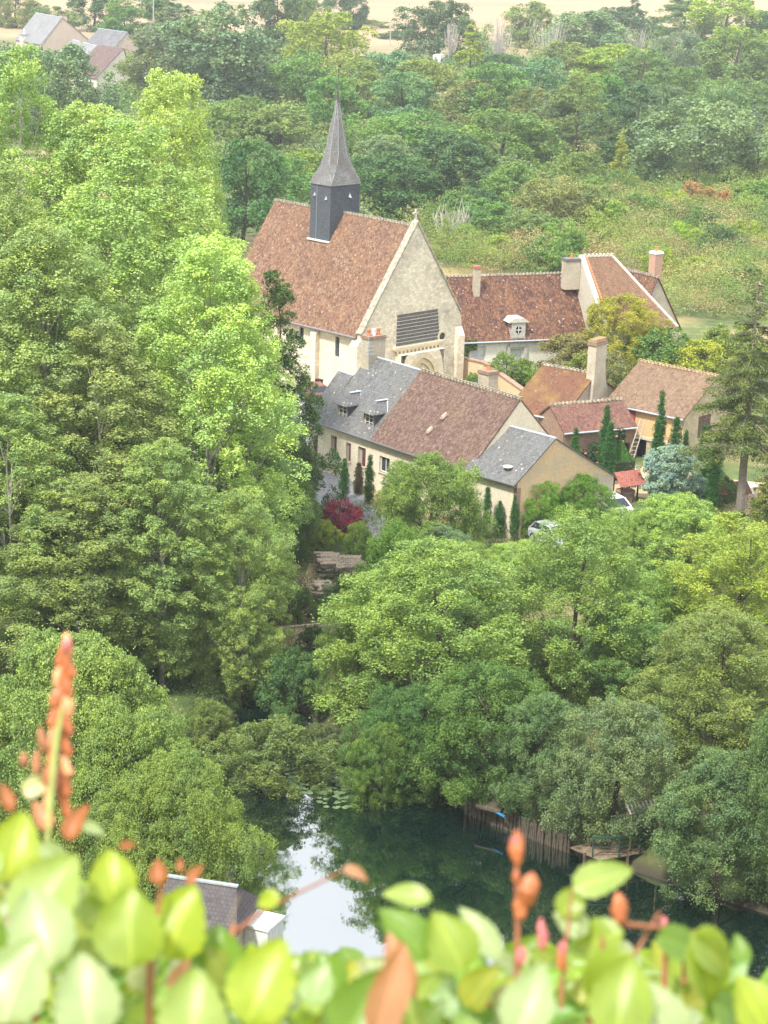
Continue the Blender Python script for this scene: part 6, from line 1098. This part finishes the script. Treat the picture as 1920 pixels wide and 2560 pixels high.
BG_ = random.Random(77)
def bud(root, u, v, dist, wpx, hpx, ang=90, mat=BUD, name='bud'):
    mb = MB(); c = at(u, v, dist); k = dist / FPX; a = radians(ang); d = cv(cos(a), -sin(a), .1).normalized(); s_ = d.cross(Vector(F_)).normalized(); t_ = s_.cross(d); R = []
    for z, r in ((-.5, .25), (-.35, .8), (-.05, 1), (.2, .85), (.38, .5), (.5, .12)): R.append([rel(root, c) + d * z * hpx * k + (s_ * cos(q * pi / 4) + t_ * sin(q * pi / 4)) * r * BG_.uniform(.68, 1.22) * wpx * k / 2 for q in range(8)])
    for i in range(len(R) - 1):
        for q in range(8): mb.quad([R[i][q], R[i][(q + 1) % 8], R[i + 1][(q + 1) % 8], R[i + 1][q]], smooth=True)
    mb.quad(R[0]); mb.quad(R[-1]); return mb.build(name, mat, root)
# filler foliage behind and under the shown leaves
def fill(root, u0, u1, top, n, seed):
    g = random.Random(seed); LV = Leaves()
    for i in range(n):
        u = g.uniform(u0, u1); vt = top(u); v = g.uniform(vt, 2680) if i > n * .35 else vt + g.uniform(10, 90); dist = g.uniform(1.75, 2.9)
        col = g.choice([G1, G1, G2, G3, G3, G5, G4]); place(LV, root, u, v, dist, g.uniform(80, 150), g.choice([g.uniform(20, 160), g.uniform(-60, 240)]), tuple(x * g.uniform(.8, 1.1) for x in col), g.uniform(-.5, .8), g.uniform(.6, .85), i, g.uniform(.05, .45), g.uniform(.1, .45))
    LV.build('foliage', root)
def topL(u): return float(np.interp(u, [-60, 0, 60, 130, 220, 330, 450, 560, 700, 830], [2120, 2140, 2190, 2260, 2370, 2380, 2420, 2440, 2460, 2460]))
def topM(u): return float(np.interp(u, [600, 760, 860, 960, 1060, 1180], [2470, 2490, 2450, 2440, 2470, 2480]))
def topR(u): return float(np.interp(u, [1100, 1200, 1340, 1430, 1500, 1700, 1800, 1860, 1960], [2480, 2450, 2410, 2420, 2430, 2440, 2500, 2540, 2480]))
fill(SHL, -60, 820, topL, 420, 1); fill(SHM, 640, 1180, topM, 200, 2); fill(SHR, 1100, 1980, topR, 300, 3)
def shown(root, rows, name='leaf'):
    for i, (u, v, dist, size, ang, col, tilt, wr, lab) in enumerate(rows):
        LV = Leaves(); place(LV, root, u, v, dist, size, ang, col, tilt, wr, 200 + i, .2, .28); LV.build(name, root, lab)
shown(SHL, [(60, 2330, 1.75, 260, 60, G2, .2, .85, None), (20, 2200, 1.9, 200, 80, G5, .2, .8, None), (130, 2420, 1.65, 250, 110, G4, .3, .8, 'large pale blurred leaf'), (210, 2320, 1.8, 190, 45, G2, .3, .7, None), (290, 2260, 1.8, 160, 100, G5, .2, .9, None), (330, 2420, 1.7, 230, 95, G1, .1, .95, None),
 (420, 2400, 1.75, 220, 75, G5, .1, .95, None), (560, 2480, 1.75, 190, 100, G3, .2, .95, None), (620, 2560, 1.6, 260, 70, G5, .2, .8, None), (100, 2110, 1.9, 130, -40, G4, .1, .5, 'pale folded leaf hanging like a pod'), (170, 2190, 1.85, 150, -60, G4, .2, .35, None), (10, 2560, 1.6, 260, 75, G4, .2, .9, None), (230, 2600, 1.6, 250, 100, G4, .2, .8, None), (480, 2650, 1.6, 260, 90, G2, .2, .8, None), (200, 2060, 2.0, 80, -20, G4, .2, .5, None)])
shown(SHM, [(700, 2240, 1.95, 75, 200, G5, .1, .8, 'small bright leaf on the twig over the water'), (850, 2480, 1.85, 130, 120, G3, .2, .8, None), (1070, 2400, 1.8, 200, 130, G3, .1, .7, None), (1080, 2250, 1.9, 150, 170, G2, .2, .5, None), (1250, 2400, 1.85, 190, 125, G4, .2, .45, 'pale grey-green leaf with its back turned'), (1160, 2430, 1.8, 190, 115, G1, .1, .85, None), (840, 2640, 1.65, 280, 60, G3, .2, .7, None), (1000, 2650, 1.7, 240, 100, G2, .2, .8, None)])
shown(SHR, [(1432, 2225, 1.9, 185, 22, G2, .1, .62, 'single clear pale leaf held above the others'), (1400, 2290, 1.9, 110, 50, G1, .1, .8, None), (1470, 2330, 1.9, 110, 150, G4, .1, .8, None), (1560, 2330, 1.9, 170, 200, G1, .2, .75, None), (1580, 2380, 1.8, 230, 240, G1, .2, .8, None), (1640, 2340, 1.85, 190, -20, G3, .2, .6, None), (1730, 2330, 1.8, 190, -45, G1, .2, .7, None), (1735, 2340, 1.8, 240, -65, G1, .2, .7, None), (1920, 2600, 1.7, 200, 110, G5, .2, .8, None), (1540, 2600, 1.7, 240, 80, G1, .2, .8, None), (1690, 2640, 1.7, 240, 110, G4, .2, .7, 'nearly white blurred leaf'), (1290, 2600, 1.7, 230, 70, G4, .2, .7, None), (1860, 2420, 1.9, 100, 100, G3, .2, .6, None)])
# big torn orange leaf
LV = Leaves(); place(LV, SHM, 935, 2600, 1.62, 290, 72, DRY, .1, .42, 301, .1, .5); LV.build('dry_leaf', SHM, 'large torn orange dry leaf'); LV = Leaves(); place(LV, SHM, 1030, 2490, 1.66, 190, 112, DRY, .1, .45, 302, .2, .4); LV.build('dry_leaf', SHM)
for (rt, u, v, d, s_, a, c, w_) in ((SHL, 60, 1990, 2.0, 110, 40, PALE, .6), (SHL, 30, 2030, 2.0, 90, 110, DRY2, .5), (SHL, 170, 2100, 1.95, 110, 70, DRY2, .6), (SHL, 120, 2080, 1.95, 100, 110, DRY, .6), (SHL, 400, 2210, 2.0, 70, 100, DRY2, .8), (SHL, 470, 2210, 2.0, 65, 60, DRY2, .6), (SHL, 300, 2120, 2.1, 45, 20, DRY2, .7), (SHL, 440, 2490, 1.8, 110, 70, DRY, .7), (SHL, 500, 2620, 1.7, 110, 60, DRY, .7), (SHM, 858, 2172, 2.0, 82, -15, (.6, .3, .2), .5), (SHL, 450, 2180, 2.05, 40, 90, DRY2, .6)):
    LV = Leaves(); place(LV, rt, u, v, d, s_, a, c, .1, w_, int(u), .5, .6); LV.build('dry_leaf', rt)
# tall rust flower spike at the left
stem(SHL, [(120, 2500, 1.9), (118, 2100, 1.95), (135, 1900, 1.97), (158, 1750, 1.98), (160, 1620, 2.0)], .004, STEMG)
g = random.Random(4)
for i in range(17):
    f0 = i / 16; v = 1612 + 400 * f0; u = 163 - 22 * f0 + (-1) ** i * (8 + 12 * f0)
    bud(SHL, u, v, 1.98, 24 + 10 * g.random(), 62 + 16 * g.random(), 90 + (-1) ** i * g.uniform(5, 25), BUD if i % 3 else plain('pale_rust_bud', (.7, .33, .16), .5, var=.3, scale=60), 'dry_flower')
bud(SHL, 168, 1612, 1.97, 26, 30, 70, BUDP, 'dry_flower')
for (u, v, h_, a) in ((108, 1850, 70, 105), (92, 1905, 66, 85), (118, 1935, 60, 80), (150, 1960, 90, 95), (60, 1900, 40, 90)): bud(SHL, u, v, 2.0, 26, h_, a, plain('brown_dry_flower', (.36, .16, .08), .7, var=.3, scale=60), 'dry_flower')
# twigs and buds
stem(SHM, [(590, 2330, 2.05), (640, 2290, 2.05), (740, 2235, 2.03), (858, 2178, 2.0)], .0022); stem(SHM, [(560, 2420, 2.05), (590, 2330, 2.05)], .0028); stem(SHM, [(575, 2300, 2.05), (600, 2235, 2.04)], .0014, WOODL); stem(SHM, [(585, 2310, 2.05), (560, 2500, 2.0), (560, 2800, 1.95)], .003)
stem(SHL, [(370, 2800, 1.75), (375, 2400, 1.75), (405, 2215, 1.75)], .0035); stem(SHL, [(672, 2460, 1.85), (676, 2365, 1.85)], .004, BUDP)
for (u0, v0, u1, v1, w_) in ((1290, 2560, 1290, 2100, 1), (1405, 2800, 1400, 2370, 1), (1520, 2800, 1505, 2340, 1), (1660, 2480, 1658, 2310, 1), (1710, 2460, 1700, 2335, .8), (1040, 2800, 1036, 2460, 1), (925, 2800, 930, 2560, 1.3), (1220, 2520, 1212, 2440, .8), (1540, 2450, 1650, 2280, .7), (1400, 2430, 1430, 2225, .7), (1560, 2310, 1740, 2330, .8)):
    stem(SHR if u0 > 1150 else SHM, [(u0, v0, 1.86), ((u0 + u1) / 2 + 4, (v0 + v1) / 2, 1.87), (u1, v1, 1.88)], .0032 * w_, STEM if w_ <= 1 else STEMG)
for (u, v, w_, h_, a, mt) in ((1293, 2120, 38, 90, 92, BUD), (1290, 2100, 26, 30, 60, BUDP), (1320, 2225, 62, 90, 75, BUD), (1300, 2270, 40, 60, 100, BUD), (1355, 2335, 28, 80, 92, BUDP), (1405, 2400, 32, 70, 88, BUD), (1303, 2390, 28, 50, 80, BUDP), (1548, 2272, 46, 82, 95, BUD), (1660, 2305, 20, 26, 90, BUDP), (1407, 2370, 26, 34, 90, BUDP), (1500, 2470, 26, 60, 90, BUD), (1290, 2190, 22, 40, 90, BUD)): bud(SHR, u, v, 1.86, w_, h_, a, mt)
# main woody stems of each shrub down to the soil
for rt, us in ((SHL, (80, 260, 480, 640)), (SHM, (880, 1000, 1130)), (SHR, (1260, 1480, 1650, 1850))):
    for u in us:
        mb = MB(); a = rel(rt, at(u, 2500, 2.1)); mb.tube([(a.x * .3, .15, -.1), (a.x * .7, .2, .5), a], [.012, .009, .004], 7); mb.build('stem', STEM, rt)

# ------------------------------------------------------------------ air
HAZE = True
if HAZE:
    mb = MB(); mb.box((-1700, -90, -3), (1700, 4900, 62)); m = bpy.data.materials.new('haze'); m.use_nodes = True; t = m.node_tree; t.nodes.clear(); o = t.nodes.new('ShaderNodeOutputMaterial'); pv = t.nodes.new('ShaderNodeVolumePrincipled')
    pv.inputs['Color'].default_value = (.93, .96, 1, 1); pv.inputs['Density'].default_value = .00023; pv.inputs['Anisotropy'].default_value = .3; t.links.new(pv.outputs[0], o.inputs['Volume'])
    hz = mb.build('haze', m); tag(hz, 'thin summer haze over the valley', kind='stuff')
